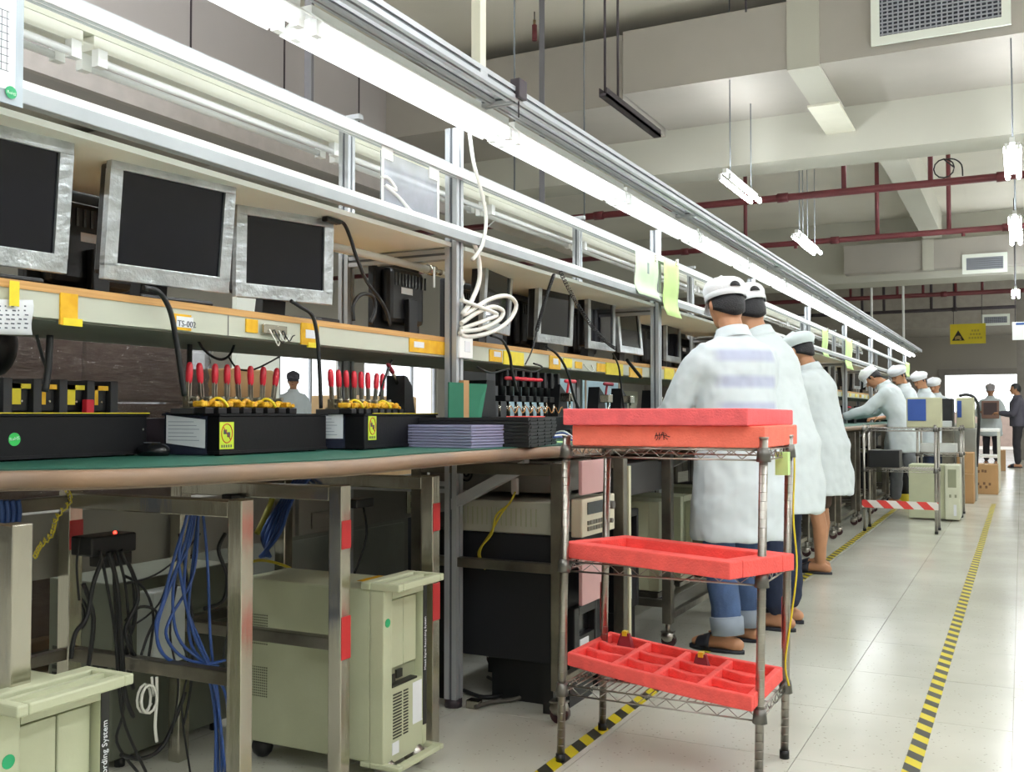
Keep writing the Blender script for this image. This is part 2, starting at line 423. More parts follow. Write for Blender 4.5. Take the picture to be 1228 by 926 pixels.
# ---- red sprinkler pipes
def pipe(name, label, P, r, cat='pipe', mat=None, branches=()):
    t = thing(name, label, cat, P[0])
    MB().tube(P, r, 8).build('run', mat or redpipe, t)
    for a, b, rr in branches: MB().cyl(a, b, rr, 8).build('drop', mat or redpipe, t)
    a, b = Vector(P[0]), Vector(P[-1]); n = max(2, int((b - a).length / 2.2))
    for i in range(1, n):
        c = a.lerp(b, i / n); d = (b - a).normalized() * .06; MB().cyl(c - d, c + d, r * 1.3, 8).build('coupling', mat or redpipe, t)
    return t
Yp = 11.6
a, b = at(835, 248, Y=Yp), at(1232, 208, Y=Yp); zz = (a.z + b.z) / 2
def pz(u, v, Y=Yp): return at(u, v, Y=Y)
br = []
for u, v0_, v1_ in ((1012, 195, 229), (1116, 184, 218)):
    p = pz(u, v1_); br.append((p, Vector((p.x, p.y, ZC)), .03))
pipe('sprinkler_pipe', 'thick dark red overhead pipe nearest the camera, with a wire coil on it', [Vector((-11.5, Yp, zz)), Vector((4.4, Yp, zz))], .042, branches=[(Vector((pz(u, 220).x, Yp, zz)), Vector((pz(u, 220).x, Yp, ZC - .01)), .028) for u in (1012, 1116)])
Yq = 15.2
a, b = at(805, 303, Y=Yq), at(1228, 271, Y=Yq); zq = (a.z + b.z) / 2
pipe('sprinkler_pipe', 'second dark red overhead pipe, running behind the pair of hanging lamps', [Vector((-11.5, Yq, zq)), Vector((4.4, Yq, zq))], .042, branches=[(Vector((at(u, 270, Y=Yq).x, Yq, zq)), Vector((at(u, 270, Y=Yq).x, Yq, ZC - .01)), .03) for u in (894, 1052, 1138)] + [(Vector((at(u, 270, Y=Yq).x, Yq, zq)), Vector((at(u, 270, Y=Yq).x, Yq, 3.55)), .025) for u in (954, 1155)])
Yr = 24.0
zr = at(1150, 352, Y=Yr).z
pipe('sprinkler_pipe', 'faint red overhead pipe beyond the second beam', [Vector((-11.5, Yr, zr)), Vector((3.5, Yr, zr))], .05, branches=[(Vector((at(u, 350, Y=Yr).x, Yr, zr)), Vector((at(u, 350, Y=Yr).x, Yr, ZC - .01)), .03) for u in (1020, 1076, 1107, 1146, 1178)])
zr2 = at(1100, 373, Y=28).z
pipe('sprinkler_pipe', 'dark thin overhead pipe just before the far duct', [Vector((-11.5, 28, zr2)), Vector((3.5, 28, zr2))], .045, mat=darkm, branches=[(Vector((at(u, 370, Y=28).x, 28, zr2)), Vector((at(u, 370, Y=28).x, 28, ZC - .01)), .035) for u in (1034, 1060, 1117, 1145)])
c = at(1132, 202, Y=Yp - .08)
P = [c + Vector((math.cos(a) * .1, 0, math.sin(a) * .1)) for a in [i * PI / 6 for i in range(13)]]
P2 = [c + Vector((.03 + math.cos(a) * .115, .01, math.sin(a) * .1)) for a in [PI + i * PI / 6 for i in range(-6, 7)]]
MB().tube(P + catmull([c + Vector((0, .01, .1)), c + Vector((.1, .01, .09)), c + Vector((.17, .0, .02)), c + Vector((.18, 0, -.1))], 4), .008, 5).single('wire_coil', rub_m, 'loop of dark wire tied on top of the nearest red pipe', 'wire coil')
# upright sprinkler head near the top edge
p = at(641, 40, Y=8.6)
t = thing('sprinkler', 'short dark red upright sprinkler stub below the ceiling, top centre', 'sprinkler', p)
MB().cyl(p + Vector((0, 0, -.07)), p + Vector((0, 0, .08)), .025, 8).build('stub', redpipe, t)
MB().cyl(p + Vector((0, 0, .08)), p + Vector((0, 0, .13)), .014, 8).build('tip', M('brass', '#8d7a5a', .4, .8), t)
p = Vector((at(641, 40, Y=8.6).x, 8.6, 0))
MB().cyl((p.x, 8.6, at(641, 40, Y=8.6).z + .12), (p.x, 8.6, ZC), .006, 6).build('rod', darkm, t)

# cable tray bracket hung from two rods over the aisle
a = at(723, 112, Z=3.35); b = at(783, 163, Z=3.35)
b.x = a.x
t = thing('hanging_channel', 'dark steel channel hanging on thin rods from the ceiling, top centre', 'channel', a)
d = (b - a)
MB().box((a.x - .03, a.y, 3.33), (a.x + .03, b.y, 3.35)).box((a.x - .03, a.y, 3.33), (a.x - .022, b.y, 3.39)).box((a.x + .022, a.y, 3.33), (a.x + .03, b.y, 3.39)).build('channel', darkm, t)
for yy in (a.y + .04, b.y - .9): MB().cyl((a.x, yy, 3.35), (a.x, yy, ZC), .01, 6).build('rod', darkm, t)
MB().cyl((a.x + .9, a.y + .5, 3.95), (a.x + .9, a.y + .5, ZC), .007, 6).single('hanging_rod', darkm, 'single thin rod hanging from the ceiling right of the dark channel', 'rod')

for u, v0_, v1_, lab in ((372, 45, 128, 'dark perforated strut hanging from the ceiling behind the lamp row, left'), (651, 120, 262, 'dark perforated strut hanging from the ceiling left of the second post')):
    q = at(u, v1_, X=-3.6); t = thing('hanging_strut', lab, 'strut', q)
    MB().box((-3.62, q.y - .03, q.z), (-3.6, q.y + .03, ZC - .01)).box((-3.6, q.y - .03, q.z), (-3.57, q.y - .025, ZC - .01)).build('strut', M('strut_grey', '#6b6a70', .5), t)
    m = MB()
    for i in range(30): m.box((-3.6, q.y - .008, q.z + .04 + i * .07), (-3.598, q.y + .008, q.z + .07 + i * .07))
    tag(m.build('slots', darkm, t), kind='stuff')
# ---- hanging ceiling lamps
tube_on = M('lit_tube_room', (.93, .97, 1), emit=ROOM_LAMP)
def ceiling_lamp(x, y, z, label, L=1.2):
    t = thing('ceiling_light', label, 'ceiling light', (x, y, z))
    f = MB(); f.box((x - .02, y, z + .056), (x + .02, y + L, z + .1)).build('housing', white_m, t)
    for sx in (-.045, .045):
        MB().cyl((x + sx, y + .03, z + .02), (x + sx, y + L - .03, z + .02), .021, 8).build('tube', tube_on, t)
        for e0 in (0, L - .03): MB().box((x + sx - .012, y + e0, z), (x + sx + .012, y + e0 + .03, z + .055)).build('lamp_holder', white_m, t)
    for yy in (y + .2, y + L - .2): MB().cyl((x, yy, z + .1), (x, yy, ZC), .006, 5).build('rod', alud_m, t)
    return t
a = at(869, 215, Z=3.2); ceiling_lamp(a.x, a.y, 3.2, 'lit twin tube lamp hanging left of centre, above the nearest standing workers')
a = at(955, 285, Z=3.2); ceiling_lamp(a.x, a.y, 3.2, 'lit twin tube lamp in the left row, nearer of the close pair', .62)
a = at(965, 294, Z=3.2); ceiling_lamp(a.x, a.y, 3.2, 'lit twin tube lamp in the left row, farther of the close pair', .9)
a = at(1214, 179, Z=3.2); ceiling_lamp(a.x, a.y, 3.2, 'lit twin tube lamp at the right edge of the picture, highest one')
a = at(1217, 263, Z=3.2); ceiling_lamp(a.x, a.y, 3.2, 'lit twin tube lamp at the right edge, second from the top', .8)
a = at(1218, 276, Z=3.2); ceiling_lamp(a.x, a.y, 3.2, 'lit twin tube lamp at the right edge, third from the top', 1.2)
a = at(1218, 350, Z=3.2); ceiling_lamp(a.x, a.y, 3.2, 'lit twin tube lamp at the right edge, smallest and farthest', 1.2)
for i, (x, y, *zz_) in enumerate([(-4.3, 2.0), (-4.6, 2.6, 4.0), (-4.6, 4.4, 4.0)] + [(-.1, -2.5), (-.1, .3), (-.1, 3.0)] + [(xx_, -3 + 2.6 * q) for xx_ in (1.3, 3.3) for q in range(14) if not (8.5 < -3 + 2.6 * q < 11.7 or 22.8 < -3 + 2.6 * q < 24.1)] + [(-4.3, -2), (-4.3, .8), (-8.6, -2), (-8.6, 1), (-8.6, 4)]):  # unseen lamps added to brighten the hall, ceiling and left duct
    o = ceiling_lamp(x, y, zz_[0] if zz_ else 3.2, 'added unseen twin tube lamp overhead, brightening the hall'); o['group'] = 'added unseen lamps brightening the hall'

# ================================================================== FLOOR TAPES
haz_r = striped('hazard_tape', '#d8c71f', '#37372f', .128, 1, 0, 1.0, .5, .4)
def tape(x0, x1, y0, y1, name, label):
    o = MB().box((-(x1 - x0) / 2, 0, 0), ((x1 - x0) / 2, y1 - y0, .0012)).build(name, haz_r)
    o.location = ((x0 + x1) / 2, y0, .0004); tag(o, label, 'floor tape'); return o
tape(-.335, -.285, 1.5, 13.3, 'floor_tape', 'yellow and black striped tape along the right side of the aisle')
tape(-1.312, -1.262, 1.5, 22, 'floor_tape', 'yellow and black striped tape running under the bench workers feet')

# ================================================================== ALUMINIUM FRAME OF THE LINE
XF, XK = -1.87, -2.36
Z_SH = 1.356; Z_MID = 1.735; Z_TOP = 1.955; Z_LAMP = 2.13
Y0L, Y1L = .5, 19.6
def profile(mb, a, b, wdt=.045):
    """slotted extrusion: core plus four corner ribs per face"""
    a = Vector(a); b = Vector(b); d = b - a; ax = max(range(3), key=lambda i: abs(d[i])); o = [i for i in range(3) if i != ax]
    h = wdt / 2
    lo = [0] * 3; hi = [0] * 3
    def bx(u0, u1, v0, v1):
        lo = a.copy(); hi = b.copy(); lo[o[0]] += u0; hi[o[0]] += u1; lo[o[1]] += v0; hi[o[1]] += v1
        mb.box(lo, hi)
    mb.use(alud_m); bx(-h * .72, h * .72, -h * .72, h * .72)
    mb.use(alu_m)
    for su in (-1, 1):
        for sv in (-1, 1):
            bx(*sorted((su * h, su * h * .25)), *sorted((sv * h, sv * h * .25)))
    return mb
frame = thing('aluminium_frame', 'long slotted aluminium frame carrying the shelf and lamps over the bench', 'frame', (XF, 3.2, 0))
for k in range(-1, 8):
    y = 3.2 + 2.3 * k
    m = MB(); profile(m, (XF, y, .03), (XF, y, Z_LAMP), .05); m.build('post', parent=frame)
    m = MB(); profile(m, (XK, y, .03), (XK, y, 2.2), .045); m.build('rear_post', parent=frame)
    MB().cyl((XF, y, 0), (XF, y, .03), .032, 12).build('foot', darkm, frame); MB().cyl((XK, y, 0), (XK, y, .03), .03, 12).build('foot', darkm, frame)
    m = MB(); profile(m, (XK + .024, y, Z_MID - .07), (XF - .026, y, Z_MID - .07), .04); m.build('cross_arm', parent=frame)
    m = MB(); profile(m, (XK + .024, y, .80), (XF - .026, y, .80), .04); m.build('lower_arm', parent=frame)
    m = MB(); profile(m, (XF - .02, y, Z_LAMP + .08), (XF + .25, y, Z_LAMP + .08), .035); m.build('lamp_arm', parent=frame)
    m = MB(); m.poly([(XF, y - .02, .72), (XF, y - .02, .76), (XF + .3, y - .02, .91), (XF + .3, y - .02, .87)], (0, .04, 0)).build('brace', alu_m, frame)
for z, x, wd in ((Z_TOP, XF + .03, .03),):
    m = MB(); profile(m, (x, Y0L, z), (x, Y1L, z), wd); m.build('rail', parent=frame)
for k in range(0, 8):
    y = 2.05 + 2.3 * k + .0
m = MB(); profile(m, (XK, Y0L, 2.22), (XK, Y1L, 2.22), .035); m.build('rear_rail', parent=frame)
MB().box((XF + .026, Y0L, Z_MID - .028), (XF + .055, Y1L, Z_MID + .004), bev=.002).build('mid_rail', M('rail_grey', '#a3a9ac', .45, .3), frame)
MB().box((XF + .026, Y0L, Z_MID + .0045), (XF + .050, Y1L, Z_MID + .022)).build('mid_rail_cover', white_m, frame)
m = MB(); m.use(M('bright_cover', '#f4f6f6', .3, var=.01)); m.box((XF + .012, Y0L, Z_TOP - .014), (XF + .05, Y1L, Z_TOP + .018)); m.build('rail_cover', parent=frame)
# rail of the lamp carrier
xa = XF + .25
m = MB(); profile(m, (xa, Y0L, Z_LAMP + .09), (xa, Y1L, Z_LAMP + .09), .045); profile(m, (xa - .085, Y0L, Z_LAMP + .085), (xa - .085, Y1L, Z_LAMP + .085), .03); m.build('lamp_rail', parent=frame)
# white boards under the mid rail
for k in range(0, 8):
    y = .95 + 2.3 * k
    m = MB(); m.box((XK + .03, y + .03, Z_MID - .045), (XF - .0, y + 2.27, Z_MID - .03)); m.build('white_board', panel_m, frame)
# ------------------------------------------------------------------ lit lamps over the bench
tube_b = M('lit_tube_bench', (.93, .96, 1), emit=BENCH_LAMP)
L = 1.2; xl = XF + .095
def bench_lamp():
    t = thing('bench_light', 'lit twin tube lamp of the bright row over the bench', 'light', (0, 0, 0), 0, 'row of lit tube lamps over the bench')
    MB().box((-.03, 0, .02), (.03, L, .06)).build('housing', white_m, t)
    g = MB(); g.poly([(-.03, 0, .03), (-.085, 0, -.01), (-.085, 0, -.005), (-.03, 0, .036)], (0, L, 0)).poly([(.03, 0, .03), (.085, 0, -.01), (.085, 0, -.005), (.03, 0, .036)], (0, L, 0)).build('reflector', white_m, t)
    for s in (-.035, .035):
        MB().cyl((s, .03, -.01), (s, L - .03, -.01), .015, 8).build('tube', tube_b, t)
        for e0 in (0, L - .03): MB().box((s - .012, e0, -.028), (s + .012, e0 + .03, .02)).build('lamp_holder', white_m, t)
    return t
bl = bench_lamp()
ORD = ['nearest', 'second nearest', 'third', 'fourth', 'fifth', 'sixth', 'seventh', 'eighth', 'ninth', 'tenth', 'eleventh', 'twelfth', 'thirteenth', 'fourteenth', 'farthest']
for k in range(15): place(bl, (xl, .95 + 1.25 * k, Z_LAMP + .02), label='%s lit tube lamp of the bright row over the bench, from the camera' % ORD[k], first=(k == 0))
# ------------------------------------------------------------------ unlit lamps of the line behind
tube_off = M('unlit_tube', '#e8eaea', .25, var=.02)
def dead_lamp():
    t = thing('unlit_light', 'unlit twin tube lamp on the back of the frame', 'light', (0, 0, 0), 0, 'row of unlit tube lamps behind the frame')
    MB().box((-.03, 0, .03), (.03, 1.22, .073)).build('housing', M('cream_enamel', '#e2e3d6', .4, var=.02), t)
    g = MB(); g.poly([(-.03, 0, .03), (-.11, 0, -.03), (-.11, 0, -.025), (-.03, 0, .036)], (0, L, 0)).poly([(.03, 0, .03), (.11, 0, -.03), (.11, 0, -.025), (.03, 0, .036)], (0, L, 0))
    for s in (-.035, .035):
        MB().cyl((s, .03, -.005), (s, L - .03, -.005), .013, 8).build('tube', tube_off, t)
        for e0 in (0, L - .035): MB().box((s - .014, e0, -.022), (s + .014, e0 + .035, .03)).build('lamp_holder', white_m, t)
    return t, g
dl_, g_ = dead_lamp(); g_.bm.free()
for k in range(14): place(dl_, (-2.52, .84 + 1.26 * k, 2.145), label='%s unlit tube lamp on the back of the frame, from the camera' % ORD[k], first=(k == 0))
fr2 = thing('rear_lamp_rail', 'cream channel rail that carries the unlit lamps behind the frame', 'rail', (-2.52, 8, 2.17))
MB().box((-2.55, .5, 2.220), (-2.49, 18.3, 2.25)).build('channel', M('cream_rail', '#d5d7c6', .45, var=.03), fr2)
for k in range(7): MB().box((-2.53, 3.25 + 2.3 * k, 2.251), (-2.34, 3.28 + 2.3 * k, 2.27)).build('bracket', alu_m, fr2)
a = at(608, 262, X=-2.75)
t = thing('reflector_light', 'unlit lamp with a wide angled reflector hanging behind the second frame bay', 'light', (-2.75, a.y, a.z))
MB().box((-2.78, a.y, a.z + .02), (-2.72, a.y + 1.3, a.z + .07)).build('housing', white_m, t)
MB().poly([(-2.72, a.y, a.z + .03), (-2.62, a.y, a.z - .04), (-2.62, a.y, a.z - .035), (-2.72, a.y, a.z + .036)], (0, 1.3, 0)).poly([(-2.78, a.y, a.z + .03), (-2.88, a.y, a.z - .04), (-2.88, a.y, a.z - .035), (-2.78, a.y, a.z + .036)], (0, 1.3, 0)).build('reflector', M('grey_reflector', '#b9bdbd', .3, .3), t)
MB().cyl((-2.75, a.y + .03, a.z - .01), (-2.75, a.y + 1.27, a.z - .01), .014, 8).build('tube', tube_off, t)
for yy in (a.y + .1, a.y + 1.2): MB().cyl((-2.75, yy, a.z + .07), (-2.75, yy, ZC), .006, 5).build('rod', alud_m, t)
# trunking rising to the ceiling beside the first post, box on the rail, dangling white flex
a = at(574, 84, X=-1.62)
t = thing('cable_trunking', 'cream vertical cable trunking rising from the lamp rail to the ceiling', 'trunking', (a.x, a.y, a.z))
MB().box((a.x - .017, a.y - .02, a.z), (a.x + .017, a.y + .02, ZC)).build('duct', M('cream_plastic', '#d9d7c4', .5, var=.02), t)
MB().box((a.x - .022, a.y - .025, a.z - .03), (a.x + .022, a.y + .025, a.z)).build('end_piece', alu_m, t)
a = at(622, 108, X=-1.6)
MB().box((a.x - .02, a.y - .03, a.z - .035), (a.x + .02, a.y + .03, a.z + .035), bev=.004).cyl((a.x, a.y, a.z - .03), (a.x, a.y, a.z - .1), .003, 5).single('junction_box', darkm, 'small black junction box clipped on the upper lamp rail', 'junction box')
def cable(pts, r, mat, label, name='cable', cat='cable', n=6, k=5, group=None):
    return MB().tube(catmull(pts, k), r, n).single(name, mat, label, cat, group, org=Vector(pts[-1]))
X0 = -1.80
hose = [at(563, 160, X=X0), at(568, 195, X=X0), at(576, 225, X=X0), at(583, 262, X=X0), at(578, 295, X=X0 - .01), at(566, 312, X=X0 - .03)]
cable(hose, .008, wcab_m, 'thick white flex dropping from the lamps beside the first post', 'white_flex')
X1 = -1.83
hose = [at(545, 284, X=X1), at(562, 284, X=X1), at(573, 305, X=X1), at(575, 335, X=X1), at(566, 360, X=X1), at(555, 378, X=X1),
        at(585, 360, X=X1), at(608, 355, X=X1), at(619, 366, X=X1), at(610, 385, X=X1), at(590, 398, X=X1), at(562, 404, X=X1 - .01), at(552, 398, X=X1),
        at(575, 395, X=X1), at(598, 384, X=X1), at(603, 373, X=X1), at(590, 368, X=X1), at(572, 375, X=X1), at(553, 388, X=X1)]
cable(hose, .009, wcab_m, 'looped white hose coiled over the shelf beside the first post', 'white_hose', 'hose', 8)
hose = [at(553, 360, X=X1 + .01), at(575, 368, X=X1 + .01), at(596, 377, X=X1 + .01), at(585, 383, X=X1 + .01), at(560, 392, X=X1), at(553, 394, X=X1)]
cable(hose, .008, wcab_m, 'short end of white hose crossing the coil by the first post', 'white_hose', 'hose', 8)

# ================================================================== UPPER SHELF
sh = thing('upper_shelf', 'long shelf of plywood on a beige steel beam above the worktop', 'shelf', (-2.1, 8, Z_SH - .09))
XS = -1.90
MB().box((-2.40, Y0L, Z_SH - .018), (XS, Y1L, Z_SH)).build('board', plywood_m, sh)
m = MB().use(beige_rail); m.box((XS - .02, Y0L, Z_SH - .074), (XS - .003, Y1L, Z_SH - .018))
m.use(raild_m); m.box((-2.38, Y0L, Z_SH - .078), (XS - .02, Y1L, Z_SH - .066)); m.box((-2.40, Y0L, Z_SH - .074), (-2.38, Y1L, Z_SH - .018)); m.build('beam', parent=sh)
for k in range(8):
    y = 2.05 + 2.3 * k; MB().box((XS - .021, y, Z_SH - .074), (XS - .0024, y + .003, Z_SH - .02)).build('beam_joint', darkm, sh)
def patch(u0, v0, u1, v1, mat, label=None, proud=.0015, name='tape_patch'):
    a = at(u0, (v0 + v1) / 2, X=XS); b = at(u1, (v0 + v1) / 2, X=XS)
    um = (u0 + u1) / 2
    za = at(um, v0, X=XS).z; zb = at(um, v1, X=XS).z
    o = MB().box((XS - .004, a.y, zb), (XS + proud, b.y, za)).build(name, mat, sh)
    if label: o['label'] = label
    return o
patch(72, 352, 93, 390, kap_m, 'amber tape square')
patch(75, 382, 98, 391, ytape_m, 'narrow yellow printed tape', .003)
patch(208, 377, 229, 396, kap_m, 'amber tape behind the small white label')
o = patch(211, 380, 231, 393, paper_m, 'small white label reading TS-002', .0025, 'shelf_label')
p = at(213, 391, X=XS + .003); text('TS-002', .022, p, (0, 1, 0), (0, 0, 1), ink_m, sh)
patch(295, 383, 309, 399, kap_m, 'small amber tape square')
patch(361, 388, 382, 414, kap_m, 'amber tape under a torn label')
patch(366, 396, 380, 406, paper_m, None, .0025, 'shelf_label')
patch(369, 411, 380, 417, ytape_m, None, .003)
patch(491, 408, 536, 424, kap_m, 'wide crumpled amber tape with a white label')
patch(496, 410, 508, 417, paper_m, None, .0025, 'shelf_label')
patch(587, 420, 602, 434, kap_m); patch(592, 422, 600, 428, paper_m, None, .0025, 'shelf_label')
patch(604, 422, 628, 438, ytape_m, 'wide yellow tape patch')
patch(659, 427, 672, 443, kap_m); patch(663, 430, 669, 437, paper_m, None, .0025, 'shelf_label'); patch(676, 430, 686, 441, ytape_m); patch(690, 434, 698, 442, kap_m)
patch(716, 436, 726, 446, kap_m); patch(727, 436, 747, 450, ytape_m); patch(755, 441, 770, 453, kap_m); patch(797, 442, 808, 455, ytape_m); patch(810, 444, 820, 456, kap_m)
y = 6.4
random.seed(4)
while y < 19:
    l = random.uniform(.05, .25); MB().box((XS - .004, y, Z_SH - .065), (XS + .001, y + l, Z_SH - .025)).build('tape_patch', random.choice([kap_m, ytape_m]), sh); y += l + random.uniform(.15, .5)
# yellow strip over the edge that holds the sheet
t = thing('taped_sheet', 'creased white printed sheet taped to the beam at the left edge', 'paper', at(20, 380, X=XS + .006))
G = [[Vector((XS + .006 + .004 * math.sin(i * 1.1 + j), p.y, p.z)) for i, p in enumerate([at(-45 + 14 * i, 358 + 7 * j + .3 * i, X=XS + .006) for i in range(7)])] for j in range(7)]
MB().sheet(G, .0006).build('sheet', paper_m, t)
for j in range(6):
    m = MB(); a = at(-30, 370 + j * 5, X=XS + .0125)
    for i in range(9):
        a = at(-32 + 7.5 * i + random.random() * 2, 368 + j * 5.2, X=XS + .0125); m.box((a.x, a.y, a.z), (a.x + .0004, a.y + random.uniform(.003, .009), a.z + .003))
    m.build('print', ink_m, t)
a = at(10, 336, X=XS + .01); b = at(22, 336, X=XS + .01)
MB().box((XS + .0135, a.y, at(16, 368, X=XS).z), (XS + .0142, b.y, at(16, 338, X=XS).z)).build('tape_strip', ytape_m, t)
# cable clamp with wires on the beam
p = at(327, 396, X=XS)
t = thing('terminal_block', 'small grey terminal block with tangled white and black wires on the beam', 'terminal block', p)
MB().box((XS, p.y - .05, p.z - .012), (XS + .012, p.y + .05, p.z + .014), bev=.002).build('block', steel_m, t)
for i in range(4):
    q = p + Vector((.014, -.03 + .02 * i, 0)); MB().tube(catmull([q, q + Vector((.012, .01, -.03)), q + Vector((.008, .03, -.045 + .01 * i)), q + Vector((0, .05, -.01))], 4), .002, 5).build('wire', rub_m if i % 2 else wcab_m, t)
p = at(700, 437, X=XS)
cable([p, p + Vector((.02, .03, -.03)), p + Vector((.02, .08, -.03)), p + Vector((0, .1, 0))], .003, wcab_m, 'small knot of white wire on the beam below the third monitor group')

# white switch box on the first post
p = at(559, 419, X=XF + .03)
t = thing('switch_box', 'white switch box fixed beside the first post at shelf height', 'switch', p)
MB().box((XF - .0, p.y - .055, p.z - .035), (XF + .035, p.y + .045, p.z + .05), bev=.004).build('box', white_m, t)
MB().box((XF + .034, p.y - .02, p.z - .01), (XF + .037, p.y + .02, p.z + .03), bev=.001).build('rocker', paper_m, t)

# ================================================================== MONITORS ON THE SHELF
def monitor(X, Y, zb, yaw, tilt, label, wd=.375, ht=.305, foil=True, dep=.05, group=None, bez=.034):
    t = thing('monitor', label, 'monitor', (X, Y, Z_SH), yaw, group)
    T = Matrix.Translation((0, 0, zb - Z_SH)) @ Matrix.Rotation(-tilt, 4, 'Y')
    fm = foil_m if foil else black_m
    h2 = wd / 2
    m = MB()
    m.box((-.018, -h2, 0), (0.004, h2, bez * 1.25), T, .002).box((-.018, -h2, ht - bez), (0.004, h2, ht), T, .002)
    m.box((-.018, -h2, bez), (0.004, -h2 + bez, ht - bez), T).box((-.018, h2 - bez, bez), (0.004, h2, ht - bez), T)
    m.build('bezel', fm, t, world=False)
    MB().box((-.012, -h2 + bez, bez * 1.25), (-.004, h2 - bez, ht - bez), T).build('screen', screen_m, t, world=False)
    MB().box((-.018 - dep, -h2 + .012, .012), (-.0185, h2 - .012, ht - .012), T, .012).build('back_shell', black_m, t, world=False)
    d = -.018 - dep - .02
    m = MB(); m.poly([(d - .03, -.04, .012), (d + .02, -.04, .012), (d + .03, -.035, zb - Z_SH + .14), (d + .0, -.035, zb - Z_SH + .14)], (0, .08, 0)); m.build('stand_neck', black_m, t, world=False)
    MB().box((d - .10, -.11, 0), (d + .13, .11, .014), bev=.006).build('stand_base', black_m, t, world=False)
    return t
a = at(80, 245, X=-1.95)
monitor(-1.97, a.y - .185, 1.392, -.10, -.08, 'monitor with foil-taped frame cut off by the left edge')
monitor(-1.968, 1.903, 1.401, -.158, -.10, 'large foil-framed dark monitor, second from the left')
monitor(-2.010, 2.414, 1.418, -.327, -.02, 'foil-framed monitor with a plain dark screen, third from the left', .34, .28)
monitor(-2.06, 3.89, 1.43, .16, -.06, 'foil-framed monitor turned edge-on behind the white hose')
monitor(-2.10, 4.602, 1.425, -.07, -.04, 'foil-framed monitor with a black coiled cord hanging in front')
monitor(-2.066, 5.153, 1.425, -.03, 0, 'left one of the two foil-framed monitors that touch each other')
monitor(-2.12, 5.78, 1.44, -.03, .09, 'right one of the two touching monitors, tilted back')
monitor(-2.2, 6.85, 1.44, .03, 0, 'foil-framed monitor under the hanging green sheets')
monitor(-2.05, 7.62, 1.43, .3, 0, 'foil-framed monitor just left of the nearest worker\'s shoulder')
for k in range(10):
    monitor(-2.08, 8.6 + 1.05 * k, 1.43, random.uniform(-.15, .3), random.uniform(-.05, .1), 'small foil-framed monitor far along the shelf', group='distant monitors far along the shelf')
def rear_monitor(u, Y=None, X=-2.33, label='', wd=.37, ht=.31, yaw=PI):
    y = at(u, 350, X=X).y if Y is None else Y
    t = thing('rear_monitor', label, 'monitor', (X, y, Z_SH), 0, None)
    h2 = wd / 2; z0 = Z_SH + .03
    m = MB(); m.box((X - .05, y - h2, z0), (X - .02, y + h2, z0 + ht), bev=.006); m.box((X - .02, y - h2 + .04, z0 + .04), (X + .03, y + h2 - .04, z0 + ht - .04), bev=.02); m.build('back_shell', black_m, t)
    m = MB()
    for i in range(10): m.box((X + .028, y - h2 + .07 + i * .024, z0 + ht - .11), (X + .033, y - h2 + .078 + i * .024, z0 + ht - .06))
    tag(m.build('vent_ribs', blackg_m, t), kind='stuff')
    MB().box((X + .03, y - .03, Z_SH), (X + .055, y + .03, z0 + .14), bev=.004).build('stand_neck', black_m, t)
    MB().box((X - .06, y - .1, Z_SH), (X + .1, y + .1, Z_SH + .014), bev=.005).build('stand_base', black_m, t)
    MB().box((X + .0302, y - .05, z0 + .16), (X + .0315, y + .03, z0 + .185)).build('rating_label', paper_m, t)
    return t
rear_monitor(105, label='back of a black monitor between the two leftmost foil-framed ones')
rear_monitor(482, label='back of a black monitor standing alone left of the first post', X=-2.2, wd=.33, ht=.30)
rear_monitor(562, label='back of a black monitor behind the white hose')
rear_monitor(632, label='back of a black monitor just right of the white hose', X=-2.3)
rear_monitor(700, label='back of a black monitor behind the pair of coiled cords', X=-2.3)
rear_monitor(778, label='back of a black monitor left of the second post', X=-2.3)
rear_monitor(816, label='back of a black monitor right of the second post', X=-2.3)
# things on the shelf: adapters
a = at(395, 378, X=-2.02)
t = thing('power_adapter', 'black power adapter lying on the shelf right of the third monitor', 'adapter', (a.x, a.y, Z_SH))
MB().box((a.x - .05, a.y - .06, Z_SH), (a.x, a.y + .06, Z_SH + .03), bev=.006).build('body', black_m, t)
MB().box((a.x - .035, a.y + .07, Z_SH + .001), (a.x - .015, a.y + .13, Z_SH + .02), bev=.003).build('plug', black_m, t)
# short boxes and shelving of the line behind, seen in the gap over the shelf
# cables over the shelf
XC = -1.86
def px(pts, X): return [at(u, v, X=X) for u, v in pts]
cable(px([(402, 266), (412, 268), (420, 285), (428, 310), (440, 338), (455, 358), (464, 375), (468, 390)], -1.93), .006, rub_m, 'black power lead curving from the third monitor over the shelf')
MB().box(at(394, 262, X=-1.93) - Vector((.012, .02, .012)), at(404, 268, X=-1.93) + Vector((.012, .01, .012)), bev=.004).single('plug', black_m, 'black plug at the top corner of the third monitor', 'plug')
cable(px([(424, 385), (424, 365), (434, 353), (447, 356), (450, 372), (444, 388)], -2.0), .007, rub_m, 'loop of thick black lead standing on the shelf left of the lone black monitor')
cable(px([(172, 345), (190, 350), (203, 370), (210, 400), (216, 440), (221, 475)], -1.86), .007, rub_m, 'black lead hanging from the second monitor down to the clamps')
cable(px([(349, 361), (360, 368), (374, 378), (380, 400), (383, 440), (385, 490)], -1.86), .006, rub_m, 'black lead hanging from the third monitor past the beam')
cable(px([(588, 402), (602, 408), (611, 425), (614, 445), (620, 470)], -1.86), .006, rub_m, 'black lead hanging from the edge-on monitor')
cable(px([(655, 416), (668, 425), (680, 445), (688, 475), (694, 490)], -1.86), .006, rub_m, 'black lead hanging below the monitor with the coiled cord')
cable(px([(735, 424), (742, 440), (745, 465), (748, 490)], -1.86), .005, rub_m, 'black lead hanging below the two touching monitors')
cable(px([(60, 402), (58, 440), (54, 470)], -2.0), .008, rub_m, 'vertical black lead behind the leftmost fixture')
